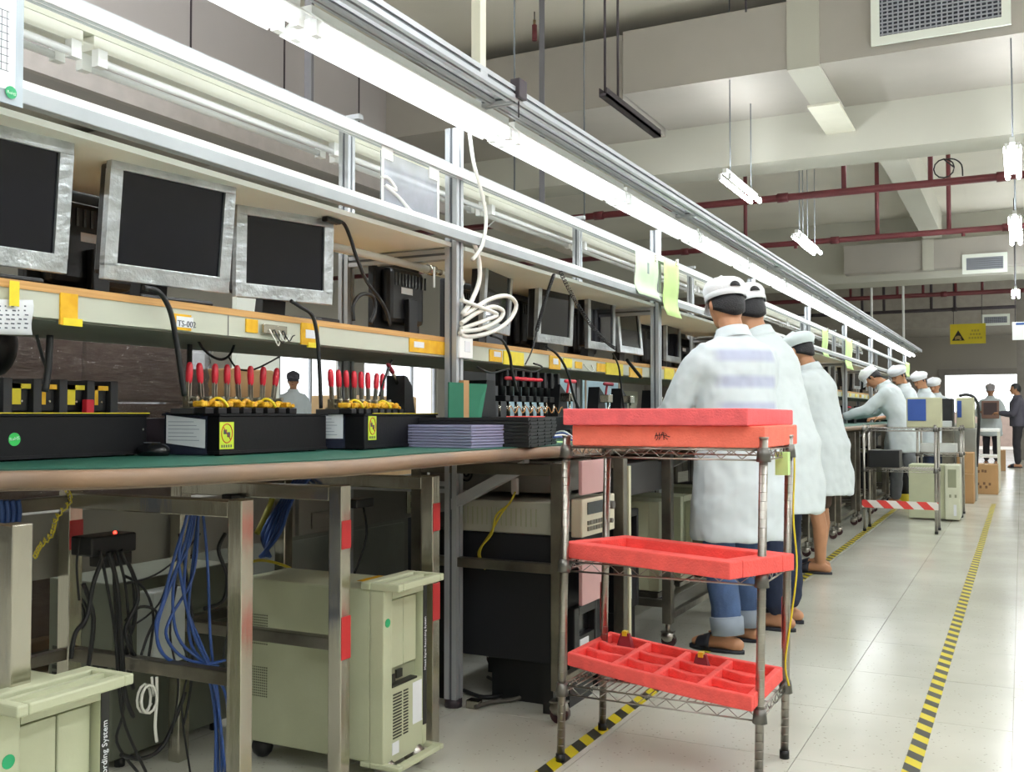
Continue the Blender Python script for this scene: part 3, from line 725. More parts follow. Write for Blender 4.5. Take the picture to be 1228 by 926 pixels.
cable(px([(44, 402), (50, 425), (57, 445)], -2.02), .004, rub_m, 'thin black wire joining the lead behind the leftmost fixture')
cable(px([(232, 398), (245, 420), (263, 431), (276, 425), (284, 403)], -2.1), .004, rub_m, 'black wire sagging in a loop under the shelf')
cable(px([(274, 428), (285, 442), (305, 443), (335, 428)], -2.2), .003, rub_m, 'thin dark wire sagging under the shelf toward the window')
cable(px([(228, 402), (227, 440), (225, 480)], -2.2), .008, rub_m, 'vertical black lead behind the first clamp')
cable(px([(470, 432), (462, 452), (455, 475)], -1.95), .004, rub_m, 'thin black wire hanging right of the second fixture handles')
cable(px([(572, 440), (590, 447), (615, 442), (640, 446), (650, 440), (640, 436)], -1.88), .004, rub_m, 'tangled thin black wire under the beam right of the first post')
def coil_cord(a, b, r, sag, label):
    n = 44; P = []
    for i in range(n * 6 + 1):
        s = i / (n * 6); c = a.lerp(b, s) + Vector((0, 0, -sag * 4 * s * (1 - s)))
        ang = s * n * 2 * PI; P.append(c + Vector((math.cos(ang) * r, 0, math.sin(ang) * r * .8)))
    MB().tube(P, .0022, 4).single('coiled_cord', rub_m, label, 'cord', None, org=a)
coil_cord(at(664, 330, X=-1.82), at(644, 396, X=-1.82), .008, -.01, 'black coiled cord hanging in front of a monitor, left one of the pair')
cable(px([(644, 396), (638, 420), (630, 437)], -1.84), .003, rub_m, 'straight tail of the left coiled cord')
coil_cord(at(672, 326, X=-1.82), at(738, 418, X=-1.82), .009, .05, 'black coiled cord swinging right of the other toward the touching monitors')
coil_cord(at(752, 432, X=-1.84), at(768, 452, X=-1.84), .009, .0, 'short black coiled cord at the beam near the second post')
a = at(632, 435, X=-1.85)
# air pipe with a valve under the white board
a = at(398, 295, X=-2.02); b = at(512, 323, X=-2.02)
t = thing('air_pipe', 'grey air pipe with a white lever valve above the shelf', 'pipe', a)
MB().cyl((-2.02, a.y - .2, (a.z + b.z) / 2 + .0), (-2.02, b.y, (a.z + b.z) / 2), .014, 10).build('run', M('pipe_grey', '#bfc0b6', .4), t)
zc = (a.z + b.z) / 2
MB().cyl((-2.02, b.y, zc), (-2.02, b.y + .05, zc), .021, 8).cyl((-2.02, b.y + .05, zc), (-2.02, b.y + .1, zc), .012, 8).build('valve', steel_m, t)
MB().box((-2.0, b.y + .01, zc - .07), (-1.995, b.y + .022, zc + .01), bev=.002).build('lever', white_m, t)
cable([Vector((-2.02, b.y + .1, zc)), Vector((-1.98, b.y + .2, zc - .02)), at(552, 346, X=-1.9), at(556, 362, X=-1.86)], .008, wcab_m, 'white hose joining the valve to the coil at the first post', 'white_hose', 'hose')
# clear sheet hanging from the top rail
clear_m = M('clear_acrylic', '#b9c0cc', .3, var=.1, scale=14, alpha=.4, spec=.2)
q = [at(457, 177, X=-1.835), at(526, 207, X=-1.835), at(526, 271, X=-1.835), at(457, 252, X=-1.835)]
t = thing('acrylic_sheet', 'clear acrylic sheet with white tape hanging from the top rail', 'sheet', q[0])
MB().box((-1.838, q[0].y, q[2].z), (-1.834, q[1].y, at(457, 180, X=-1.835).z - .0)).build('panel', clear_m, t)
MB().box((-1.8335, q[0].y, q[2].z), (-1.832, q[0].y + .012, q[0].z)).box((-1.8335, q[1].y - .012, q[2].z), (-1.832, q[1].y, q[0].z - .02)).build('edge_tape', white_m, t)
for uu, vv in ((465, 184), (521, 209)):
    p = at(uu, vv, X=-1.832); MB().box((-1.8335, p.y - .035, p.z - .02), (-1.831, p.y + .03, p.z + .02)).build('tape_strip', white_m, t)
MB().tube(catmull(px([(458, 212), (466, 214), (475, 228), (462, 222), (478, 236), (492, 252), (505, 262), (500, 268), (514, 268)], -1.831), 5), .006, 5).build('glue_streak', white_m, t)
# sleeve with a sheet at the top left
t = thing('document_sleeve', 'clear document sleeve with a chart and a green dot at the top left corner', 'document', at(12, 60, X=-1.80))
a = at(-40, 60, X=-1.80); b = at(27, 60, X=-1.80)
MB().box((-1.801, a.y, at(20, 128, X=-1.8).z), (-1.797, b.y, at(20, -20, X=-1.8).z)).build('sleeve', M('sleeve_film', '#cfdce6', .12, alpha=.6), t)
b2 = at(17, 60, X=-1.80)
MB().box((-1.7965, a.y, at(20, 112, X=-1.8).z), (-1.7955, b2.y, at(20, -15, X=-1.8).z)).build('sheet', paper_m, t)
m = MB()
for i in range(9):
    p = at(4, 12 + 9 * i, X=-1.7955); m.box((-1.7955, a.y, p.z), (-1.7951, b2.y - .015, p.z + .0012))
for i in range(3): m.box((-1.7955, b2.y - .02 - i * .012, at(4, 84, X=-1.7955).z), (-1.7951, b2.y - .019 - i * .012, at(4, 12, X=-1.7955).z))
m.build('chart_lines', ink_m, t)
p = at(13, 111, X=-1.794); text('RoHS', .0085, p + Vector((.0017, -.010, -.003)), (0, 1, -.1), (0, .1, 1), M('sticker_white', '#cdeed8', .5), t); MB().cyl(p, p + Vector((.0015, 0, 0)), .0125, 20).build('dot_sticker', stick_g, t)
# green sheets hanging at the second post
def hang_sheet(u0, v0, u1, v1, mat, label, X=-1.815, print_=True, clip=True, curl=.02):
    t = thing('hanging_sheet', label, 'paper', at(u0, v0, X=X))
    a = at(u0, v0, X=X); b = at(u1, v0, X=X); zt = at((u0 + u1) / 2, v0, X=X).z; zb = at((u0 + u1) / 2, v1, X=X).z
    G = [[Vector((X + curl * (j / 8) ** 2 * math.sin(j * .9), a.y + (b.y - a.y) * i / 5 + .01 * (j / 8) ** 2, zt + (zb - zt) * j / 8)) for i in range(6)] for j in range(9)]
    MB().sheet(G, .001).build('sheet', mat, t)
    if print_:
        m = MB(); p = (a.y + b.y) / 2
        m.box((X + .0015, p - .02 + .02, zt - .10), (X + .002, p + .03, zt - .04)); m.build('print', M('grey_print', '#8fa39a', .7), t)
    if clip:
        MB().box((X + .002, b.y - .07, zt - .02), (X + .014, b.y - .04, zt + .02), bev=.003).build('clip', steel_m, t)
    return t
hang_sheet(762, 306, 789, 356, M('pale_green_sheet', '#dcefcf', .6, var=.04, scale=10), 'pale green printed sheet hanging left of the second post')
hang_sheet(796, 313, 814, 380, lime_m, 'lime green sheet clipped to the rail right of the second post', X=-1.80, print_=False)
hang_sheet(986, 395, 993, 428, lime_m, 'narrow lime sheet hanging behind the third worker\'s cap', print_=False)
hang_sheet(1014, 407, 1022, 443, lime_m, 'lime sheet hanging on the rail left of the fourth worker', print_=False)
hang_sheet(1086, 435, 1091, 452, lime_m, 'tiny lime sheet near the far end of the rail', print_=False, clip=False)

# ================================================================== WORKTOP
ZW = .96
front = catmull([Vector((-2.15, .55, 0)), Vector((-2.0, .95, 0)), Vector((-1.825, 1.31, 0)), Vector((-1.70, 1.43, 0)), Vector((-1.615, 1.56, 0)), Vector((-1.55, 1.80, 0)), Vector((-1.49, 2.07, 0)), Vector((-1.52, 2.5, 0)), Vector((-1.50, 3.0, 0)), Vector((-1.455, 3.4, 0)), Vector((-1.435, 3.9, 0)), Vector((-1.43, 4.6, 0)), Vector((-1.43, 5.6, 0)), Vector((-1.43, 8, 0)), Vector((-1.43, 13, 0)), Vector((-1.43, 19.6, 0))], 5)
wt = thing('worktop', 'long worktop with a green mat and rounded wooden front edge', 'worktop', (-1.9, 6, ZW - .05))
def slab(mb, fr, inset, z0, z1, back=-2.42):
    pts = [Vector((p.x - inset, p.y, z0)) for p in fr] + [Vector((back, fr[-1].y, z0)), Vector((back, fr[0].y, z0))]
    mb.poly(pts, (0, 0, z1 - z0)); return mb
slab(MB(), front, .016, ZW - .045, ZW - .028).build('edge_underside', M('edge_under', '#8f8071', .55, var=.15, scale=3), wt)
slab(MB(), front, .0, ZW - .026, ZW - .010).build('board', wood_m, wt)
m = MB().tube([Vector((p.x - .004, p.y, ZW - .022)) for p in front], .019, 8); m.build('edge_band', M('edge_tan', '#94755a', .45, var=.15, scale=4, c2='#7a6656'), wt)
slab(MB(), front, .01, ZW - .010, ZW - .0035).build('mat_backing', rub_m, wt)
slab(MB(), front, .012, ZW - .0035, ZW).build('green_mat', mat_green, wt)

# ---- toggle clamp fixtures
def clamp(parent, x, y, z, tilt=0, grip=red_m, scale=1):
    """vertical toggle clamp: foot, links, rod, upright lever with a grip"""
    T = Matrix.Translation((x, y, z)) @ Matrix.Scale(scale, 4)
    T2 = T @ Matrix.Translation((0, 0, .025)) @ Matrix.Rotation(tilt, 4, 'X')
    m = MB(); m.box((-.018, -.014, 0), (.02, .014, .004), T).box((-.012, -.010, .004), (.01, -.007, .032), T).box((-.012, .007, .004), (.01, .010, .032), T)
    m.cyl((-.004, -.012, .026), (-.004, .012, .026), .0045, 8, M4=T).cyl((.006, -.012, .016), (.006, .012, .016), .004, 8, M4=T)
    m.cyl((.012, 0, .028), (.034, 0, .028), .0045, 8, M4=T).cyl((.030, 0, .012), (.030, 0, .034), .004, 8, M4=T).cyl((.030, 0, .005), (.030, 0, .012), .007, 8, M4=T)
    m.poly([(-.008, -.006, 0), (.004, -.006, 0), (.001, -.004, .058), (-.006, -.004, .058)], (0, .003, 0)) if False else m.box((-.007, -.006, 0), (.003, -.003, .05), T2).box((-.007, .003, 0), (.003, .006, .05), T2)
    c = m.build('clamp', M('clamp_steel', '#a9a79a', .3, .9, var=.2, scale=30), parent, world=False)
    g = MB(); g.limb([T2 @ Vector((-.002, 0, .05)), T2 @ Vector((-.002, 0, .07)), T2 @ Vector((-.002, 0, .092))], [.0085 * scale, .0098 * scale, .0085 * scale], 10); g.build('grip', grip, c, world=False)
    return c
def fixture_box(name, label, loc, rotz, L_, D_, H_, nclamp=8, y0=.02, step=.049, yellow_lip=False):
    t = thing(name, label, 'test fixture', loc, rotz)
    m = MB(); m.box((-D_, 0, .008), (0, L_, H_ - .006), bev=.003); m.build('housing', blackbox_m, t, world=False)
    MB().box((-D_ - .004, -.004, H_ - .006), (.004, L_ + .004, H_)).box((-D_ - .003, -.003, .004), (.003, L_ + .003, .012)).build('lid', blackbox_m, t, world=False)
    m = MB()
    for yy in (.03, L_ - .03):
        for xx in (-.03, -D_ + .03): MB().cyl((xx, yy, 0), (xx, yy, .008), .012, 10).build('foot', rub_m, t, world=False)
    if yellow_lip: MB().box((-.001, L_ * .1, H_), (.006, L_ + .003, H_ + .002)).build('yellow_edge', ytape_m, t, world=False)
    if nclamp:
        MB().box((-.16, -.015, H_), (-.08, y0 + step * nclamp, H_ + .014)).build('clamp_rail', M('dark_rail', '#3a3a3c', .5), t, world=False)
        for i in range(nclamp):
            clamp(t, -.11, y0 + step * i, H_ + .014, tilt=random.uniform(-.06, .12) + (.0 if i < nclamp - 2 else -.14))
        m = MB()
        for i in range(nclamp): m.box((-.075, y0 + step * i - .016, H_), (-.035, y0 + step * i + .016, H_ + .016), bev=.002); m.cyl((-.055, y0 + step * i, H_ + .016), (-.055, y0 + step * i, H_ + .022), .004, 6)
        m.build('socket_row', black_m, t, world=False)
        m = MB(); random.seed(int(L_ * 1000))
        P = []
        for i in range(nclamp * 4):
            yy = y0 + step * i / 4; P.append((-.07 + random.uniform(-.012, .012), yy, H_ + .027 + random.uniform(-.008, .009)))
        m.tube(catmull(P, 3), .0065, 6)
        for i in range(nclamp):
            yy = y0 + step * i; m.box((-.086, yy - .012, H_ + .018), (-.05, yy + .010, H_ + .034), bev=.004)
        m.build('wrapped_wires', M('amber_wrap', '#dd9a1e', .3, var=.25, scale=60, c2='#f0c431', bump=.6, bscale=120), t, world=False)
        for i in (1, 5):
            yy = y0 + step * i; MB().tube(catmull([(-.085, yy, H_ + .02), (-.07, yy + .01, H_ + .042), (-.05, yy + .02, H_ + .035), (-.045, yy + .03, H_ + .018)], 4), .004, 5).build('yellow_loop', ytape_m, t, world=False)
    return t
def warn_sticker(t, x, y, z, wdt, hgt):
    MB().box((x, y, z), (x + .001, y + wdt, z + hgt)).build('warning_sticker', M('lime_sticker', '#c8dc3c', .4, var=.03), t, world=False)
    m = MB(); c = Vector((x + .0015, y + wdt / 2, z + hgt * .58)); r = wdt * .38
    m.tube([c + Vector((0, math.cos(a * PI / 10) * r, math.sin(a * PI / 10) * r * 1.25)) for a in range(20)], .0014, 5, closed=True)
    m.cyl(c + Vector((0, -r * .7, r * .85)), c + Vector((0, r * .7, -r * .85)), .0013, 5); m.build('red_ring', M('sticker_red', '#c9432c', .5), t, world=False)
    m = MB(); m.box(c + Vector((-.0004, -r * .6, -r * .1)), c + Vector((.0006, -r * .05, r * .5))).box(c + Vector((-.0004, r * .05, -r * .5)), c + Vector((.0006, r * .55, r * .15)))
    for i in range(5): m.box((x + .001, y + wdt * (.12 + .16 * i), z + hgt * .06), (x + .0016, y + wdt * (.2 + .16 * i), z + hgt * .16))
    m.build('sticker_print', ink_m, t, world=False)
def side_sheet(t, x0, x1, z0, z1, slope=0):
    MB().poly([(x0, -.006, z0), (x1, -.006, z0 + slope), (x1, -.006, z1 + slope), (x0, -.006, z1)], (0, .0006, 0)).build('pinned_sheet', paper_m, t, world=False)
    m = MB()
    for i in range(6):
        zz = z0 + (z1 - z0) * (.15 + .13 * i); m.box((x0 + .008, -.0066, zz + slope * .3), (x1 - .02 - .01 * (i % 3), -.006, zz + .0015 + slope * .3))
    m.build('sheet_print', M('pale_ink', '#8f97a8', .7), t, world=False)
    MB().box((x0 - .006, -.0052, z0 - .03), (x1 + .006, -.004, z1 + .008)).build('sleeve', M('sleeve_dark', '#3b3f52', .12, alpha=.5), t, world=False)
HB = .112
# A leftmost fixture: housing plus uprights with yellow faced cassettes
A0 = Vector((-2.10, .95, ZW)); LA = at(176, 540, X=-2.10).y - .95
t = fixture_box('test_fixture', 'long black test fixture with yellow cassettes at the left edge', A0, 0, LA, .28, HB, 0)
MB().box((.001, .1, HB), (.006, LA + .004, HB + .0022)).build('yellow_edge', ytape_m, t, world=False)
p = at(17, 527, X=-2.10); lt_ = text('RoHS', .0115, Vector((.0016, p.y - .95 - .0135, p.z - ZW - .004)), (0, 1, .12), (0, -.12, 1), M('sticker_white', '#cdeed8', .5), None); lt_.parent = t; MB().cyl((.0, p.y - .95, p.z - ZW), (.0015, p.y - .95, p.z - ZW), .0155, 20).build('round_sticker', M('bright_green', '#37c25a', .4), t, world=False)
for uu in (171,):
    for vv in (515, 534):
        p = at(uu, vv, X=-2.10); MB().cyl((0, p.y - .95, p.z - ZW), (.002, p.y - .95, p.z - ZW), .003, 8).build('screw', steel_m, t, world=False)
us = [6, 42, 73, 106, 134]
ys = [at(u, 485, X=-2.14).y - .95 for u in us]
for yy in [ys[0] - .09] + ys: MB().box((-.16, yy - .012, HB), (-.03, yy + .012, HB + .085), bev=.002).build('upright', M('grey_black', '#2c2d30', .5), t, world=False)
for i in range(4):
    y0, y1 = ys[i] + .013, ys[i + 1] - .013
    c = MB().box((-.14, y0, HB + .004), (-.045, y1, HB + .068), bev=.004).build('cassette', black_m, t, world=False)
    MB().box((-.045, y0 + .002, HB + .060), (-.036, y1 - .002, HB + .072)).box((-.045, y0 + .002, HB + .022), (-.036, y0 + (.026 if i % 2 == 0 else .014), HB + .072)).build('yellow_trim', kap_m if i % 2 else ytape_m, c, world=False)
    MB().cyl((-.036, (y0 + y1) / 2, HB + .03), (-.034, (y0 + y1) / 2, HB + .03), .003, 6).build('screw', steel_m, c, world=False)
p = at(107, 494, X=-2.12); MB().box((-.034, p.y - .95 - .012, HB + .001), (-.015, p.y - .95 + .012, HB + .036), bev=.003).build('red_switch', red_m, t, world=False)
# mouse and dark box between fixtures A and B
p = at(184, 542, X=-2.06); p.z = ZW
t = thing('mouse', 'black computer mouse lying on the green mat between the two left fixtures', 'mouse', p, .2)
MB().ball((0, 0, .012), (.05, .03, .024), 14, 8).build('body', blackg_m, t, world=False)
MB().box((-.03, -.001, .034), (.02, .001, .036)).build('button_seam', M('seam_grey', '#5a6068', .4), t, world=False)
MB().box((-2.22, 2.06, ZW), (-2.125, 2.18, ZW + .1), bev=.003).single('small_dark_box', M('maroon_black', '#2c1c26', .5), 'small maroon-black box behind the mouse', 'box')
# B
B0 = Vector((-1.885, 2.003, ZW)); LB = .455
t = fixture_box('test_fixture', 'black clamp fixture with amber-wrapped wires in the middle of the left half of the worktop', B0, 0, LB, .20, HB, 8, .0)
warn_sticker(t, .0005, at(263, 520, X=-1.885).y - B0.y, at(263, 539, X=-1.885).z - ZW, at(280, 520, X=-1.885).y - at(263, 520, X=-1.885).y, .072)
side_sheet(t, -.185, -.045, .032, .108, -.012)
# C
C0 = Vector((-1.80, 2.535, ZW))
t = fixture_box('test_fixture', 'black test fixture with red-handled clamps and a yellow lip, just left of the first post', C0, R(8), .56, .20, HB, 8, .0, yellow_lip=True)
warn_sticker(t, .0005, .025, .03, .055, .075)
side_sheet(t, -.15, -.07, .035, .11, 0)
# black bracket with a raised red handle at its right end
m = MB(); m.poly([(-.14, .44, HB), (-.14, .53, HB), (-.14, .50, HB + .10), (-.14, .465, HB + .13), (-.14, .44, HB + .135)], (.07, 0, 0)); br_ = m.build('bracket', black_m, t, world=False)
m = MB(); m.cyl((-.1, .45, HB + .10), (-.1, .40, HB + .15), .006, 8); m.build('lever', steel_m, t, world=False)
m = MB(); m.limb([(-.1, .405, HB + .145), (-.1, .37, HB + .17)], [.008, .007], 8); m.build('lever_grip', maroon_m, t, world=False)
# green cardboard sleeve around the first post
t = thing('green_cardboard', 'green and brown cardboard wrapped around the first post on the worktop', 'cardboard', (XF, 3.2, ZW))
MB().box((XF + .045, 3.08, ZW), (XF + .05, 3.185, ZW + .225)).build('left_flap', greencard, t)
m = MB(); m.poly([(XF + .03, 3.2, ZW), (XF + .06, 3.26, ZW), (XF + .06, 3.34, ZW + .225), (XF + .03, 3.22, ZW + .225)], (.004, .0, 0)); m.build('right_flap', greencard, t)
MB().box((XF + .03, 3.185, ZW), (XF + .05, 3.225, ZW + .235)).build('core', carton_m, t)
# stacks of trays on the mat
def tray_stack(c0, l0, r0, n, h, mat, label, group, name, notch=False):
    c0, l0, r0 = [Vector((p.x, p.y, 0)) for p in (c0, l0, r0)]
    ex_ = (r0 - c0); ey = (l0 - c0); lx, ly = ex_.length, ey.length; ang = math.atan2(ex_.y, ex_.x)
    first = None
    for i in range(n):
        if first is None:
            t = thing(name, label, 'tray', (c0.x, c0.y, ZW), ang, group)
            m = MB(); m.box((0, 0, 0), (lx, ly, h * .25), bev=.001)
            if ey.cross(ex_).z > 0: m.bm.transform(Matrix.Scale(-1, 4, (0, 1, 0)))
            m.build('floor', mat, t, world=False)
            m = MB(); e = .006
            for k in range(9):
                xx = lx * k / 8; m.box((xx - .0015, 0, h * .25), (xx + .0015, ly, h * .9))
            for k in range(5):
                yy = ly * k / 4; m.box((0, yy - .0015, h * .25), (lx, yy + .0015, h * .9))
            if notch:
                for k in range(4): m.box((lx * (k + .2) / 4, -.003, 0), (lx * (k + .6) / 4, .004, h * .6))
            if ey.cross(ex_).z > 0: m.bm.transform(Matrix.Scale(-1, 4, (0, 1, 0)))
            m.build('cell_walls', mat, t, world=False); first = t
        else: t = copy_tree(first)
        t['label'] = label + ', ' + ['lowest of its stack', 'second from the bottom', 'third from the bottom', 'fourth from the bottom', 'fifth from the bottom', 'sixth from the bottom', 'seventh from the bottom', 'eighth from the bottom'][i] if i < n - 1 else label + ', topmost'
        t.location = (c0.x + random.uniform(-.002, .002), c0.y + random.uniform(-.002, .002), ZW + h * i)
    return first
clearp = M('lavender_clear', '#a7a6c6', .25, var=.08, scale=8, alpha=.75)
tray_stack(at(565, 538, Z=ZW), at(522, 532, Z=ZW), at(619, 535.5, Z=ZW), 8, .0095, clearp, 'lavender tray right of the first post', 'translucent trays stacked on the worktop', 'clear_tray')
c0 = at(634, 536.5, Z=ZW)
tray_stack(c0, at(600, 528, Z=ZW), at(667, 532.5, Z=ZW), 8, .0125, black_m, 'black tray in the stack left of the cart', 'black trays stacked beside the cart', 'black_tray', True)
d0 = at(572, 525, Z=ZW)
tray_stack(d0, at(530, 520, Z=ZW), at(640, 524, Z=ZW), 3, .0125, black_m, 'black tray behind the lavender trays', 'black trays behind the lavender stack', 'black_tray', True)
MB().box((c0.x - .10, c0.y + .03, ZW + .1005), (c0.x - .0, c0.y + .13, ZW + .104), bev=.001).single('red_sheet', foam3, 'thin red sheet on top of the black trays', 'sheet')
# E fixture with black vertical clamps, behind the trays
ye = at(590, 470, X=-1.98).y
t = thing('clamp_fixture', 'black fixture of eight upright clamps with flat red levers behind the trays', 'test fixture', (-1.98, ye, ZW))
MB().box((-2.12, ye - .16, ZW), (-1.90, ye + .72, ZW + .10), bev=.004).build('housing', blackbox_m, t)
MB().poly([(-1.95, ye - .16, ZW + .1), (-1.95, ye - .02, ZW + .1), (-1.95, ye - .03, ZW + .25), (-1.95, ye - .10, ZW + .25)], (-.09, 0, 0)).build('end_plate', black_m, t)
for i in range(8):
    y = ye + .05 + i * .075
    m = MB().cyl((-1.97, y, ZW + .10), (-1.97, y, ZW + .165), .006, 8).cyl((-1.93, y + .01, ZW + .10), (-1.93, y + .01, ZW + .155), .005, 8)
    s_ = m.build('guide_rods', steel_m, t)
    m = MB().box((-1.99, y - .022, ZW + .165), (-1.93, y + .022, ZW + .19), bev=.003).cyl((-1.96, y, ZW + .19), (-1.96, y, ZW + .285), .017, 8).box((-1.985, y - .012, ZW + .23), (-1.93, y + .012, ZW + .30), bev=.003)
    c = m.build('clamp_body', black_m, t)
    if i < 4: MB().limb([(-1.93, y - .02, ZW + .262), (-1.90, y + .04, ZW + .262)], [.008, .008], 8).build('lever', red_m, c)
m = MB(); m.tube(catmull([(-1.9, ye + .02 * i, ZW + .13 + .015 * math.sin(i * 1.7)) for i in range(30)], 2), .0025, 4); m.build('wires', M('copper_wire', '#b87a3c', .4), t)
# stands F
for n, (u, lab, red) in enumerate([(668, 'black upright test stand with a small red lever right of the clamp fixture', 1), (715, 'black upright test stand with a maroon lever in the middle of the bench', 1), (742, 'black upright test stand leaning beside the beige duct', 0), (778, 'black upright test stand just left of the second post', 0), (811, 'dark test stand with a bright red lever right of the second post', 1)]):
    q = at(u, 480, X=-1.95); t = thing('test_stand', lab, 'test stand', (q.x, q.y, ZW))
    y = q.y
    MB().box((-2.05, y - .07, ZW), (-1.85, y + .09, ZW + .04), bev=.004).build('base', blackbox_m, t)
    MB().poly([(-1.92, y - .07, ZW + .04), (-1.92, y + .075, ZW + .04), (-1.92, y + .04, ZW + .21), (-1.92, y - .03, ZW + .25)], (-.06, 0, 0)).build('column', black_m, t)
    MB().box((-1.92, y - .03, ZW + .17), (-1.87, y + .03, ZW + .21), bev=.003).cyl((-1.885, y, ZW + .06), (-1.885, y, ZW + .17), .006, 8).build('press_head', steel_m, t)
    if red: MB().limb([(-1.89, y - .035, ZW + .265), (-1.88, y + .05, ZW + .265)], [.009, .009], 8).cyl((-1.9, y, ZW + .2), (-1.89, y, ZW + .26), .006, 6).build('lever', maroon_m if n == 1 else red_m, t)
q = at(752, 480, X=-2.25)
MB().poly([(q.x, q.y - .02, ZW), (q.x, q.y + .1, ZW), (q.x, q.y + .2, ZW + .2), (q.x, q.y - .06, ZW + .2)], (-.05, 0, 0)).box((q.x - .05, q.y - .07, ZW + .2), (q.x, q.y + .2, ZW + .26)).single('beige_funnel', M('beige_plastic', '#d5d2be', .5), 'beige tapered plastic housing standing among the black stands', 'housing')
# blue leads and a lime note by the cart
for i in range(4):
    s = at(664, 520 + i * 1.5, Z=ZW + .03); e = at(690, 527 + i, Z=ZW + .01)
    cable([s, (s + e) / 2 + Vector((0, 0, .02 - .004 * i)), e], .004, blue_m if i % 2 else wcab_m, ('blue lead on the mat right of the black trays' if i % 2 else 'pale lead on the mat right of the black trays'), group='leads beside the black trays' if i % 2 else 'pale leads beside the black trays')
p = at(672, 530, Z=ZW + .001); MB().box((p.x - .05, p.y - .05, ZW + .0005), (p.x + .03, p.y + .05, ZW + .0015)).single('lime_note', lime_m, 'lime note lying on the mat at the cart corner', 'note')
# distant clutter on the worktop
for k in range(9):
    y = 8.2 + k * 1.2
    t = thing('test_stand', 'small dark test stand far along the worktop', 'test stand', (-1.95, y, ZW), 0, 'distant test stands far along the worktop')
    MB().box((-2.06, y - .1, ZW), (-1.84, y + .1, ZW + .06), bev=.004).build('base', blackbox_m, t)
    MB().box((-2.02, y - .06, ZW + .06), (-1.94, y + .05, ZW + .22), bev=.004).build('column', black_m, t)
    MB().limb([(-1.92, y - .04, ZW + .2), (-1.9, y + .05, ZW + .2)], [.009, .009], 8).build('lever', red_m, t)
p = at(1018, 505, Z=ZW + .01)
MB().box((-1.75, p.y - .15, ZW), (-1.5, p.y + .15, ZW + .035), bev=.004).single('red_tray', red_m, 'small red tray on the worktop by the fourth worker\'s hands', 'tray')

# ================================================================== UNDER THE BENCH
def tubebox(mb, a, b, w_=.045):
    a = Vector(a); b = Vector(b); h = Vector((w_ / 2,) * 3); d = b - a; ax = max(range(3), key=lambda i: abs(d[i]))
    h[ax] = 0
    lo = Vector([min(a[i], b[i]) for i in range(3)]) - h; hi = Vector([max(a[i], b[i]) for i in range(3)]) + h
    return mb.box(lo, hi, bev=.003)
def castor(t, x, y, z=.0, r=.032, name='castor'):
    c = MB().cyl((x, y, z + .075), (x, y, z + .11), .012, 10).box((x - .03, y - .02, z + .068), (x + .03, y + .02, z + .076), bev=.002).ball((x, y, z + .05), (.036, .03, .03), 12, 6).build(name, chrome_m, t)
    MB().cyl((x - .006 + .01, y - .018, z + r), (x - .006 + .01, y + .018, z + r), r, 14).build('wheel', M('wheel_maroon', '#3a1d22', .4), c)
    return c
def steel_table(xf, xb, y0, y1, ztop, zbr, label, red=(), cast=False, rail_front=False, mat=steel_m, toprail=True):
    t = thing('steel_table_frame', label, 'table frame', (xf, y0, 0))
    zb = .11 if cast else 0
    for y in (y0, y1):
        for x in (xf, xb):
            tubebox(MB(), (x, y, zb), (x, y, ztop)).build('leg', mat, t)
            if cast: castor(t, x, y)
        tubebox(MB(), (xf - .0226, y, zbr), (xb + .0226, y, zbr), .035).build('end_brace', oldsteel_m, t)
        tubebox(MB(), (xf - .0226, y, ztop - .025), (xb + .0226, y, ztop - .025), .042).build('top_tube', mat, t)
    tubebox(MB(), (xb, y0 + .0226, zbr), (xb, y1 - .0226, zbr), .03).build('rear_rail', oldsteel_m, t)
    tubebox(MB(), (xb, y0 + .0226, ztop - .03), (xb, y1 - .0226, ztop - .03), .035).build('rear_rail', oldsteel_m, t)
    if rail_front: tubebox(MB(), (xf, y0 + .0226, .14), (xf, y1 - .0226, .14), .03).build('front_rail', oldsteel_m, t)
    for (x, y, z0, z1) in red:
        MB().box((x + .0226, y - .0215, z0), (x + .0240, y + .0215, z1)).build('red_tape', M('red_tape', '#c02f33', .35), t)
    return t
t = steel_table(-1.73, -2.34, 1.29, 1.915, .86, .416, 'stainless steel table frame under the bench at the left edge', red=((-2.34, 1.915, .70, .78),))
t = steel_table(-1.73, -2.34, 2.32, 2.81, .87, .42, 'stainless steel table frame with red tape on its legs, around the beige computer', red=((-1.73, 2.32, .69, .77), (-1.73, 2.32, .38, .50), (-1.73, 2.81, .69, .78), (-1.73, 2.81, .40, .52)))
t = steel_table(-1.445, -2.02, 3.20, 3.80, .90, .53, 'steel table frame on castors right of the first post', cast=True, rail_front=True, mat=oldsteel_m)
for k in range(10):
    steel_table(-1.46, -2.2, 4.45 + 1.2 * k, 5.35 + 1.2 * k, .90, .20, ['steel table frame on castors behind the nearest worker', 'steel table frame on castors between the second and third workers'][k] if k < 2 else 'steel table frame on castors far along the bench', cast=True, rail_front=True, mat=oldsteel_m)
    if k >= 2: bpy.data.objects['steel_table_frame.%03d' % (k + 3)]['group'] = 'steel table frames far along the bench'

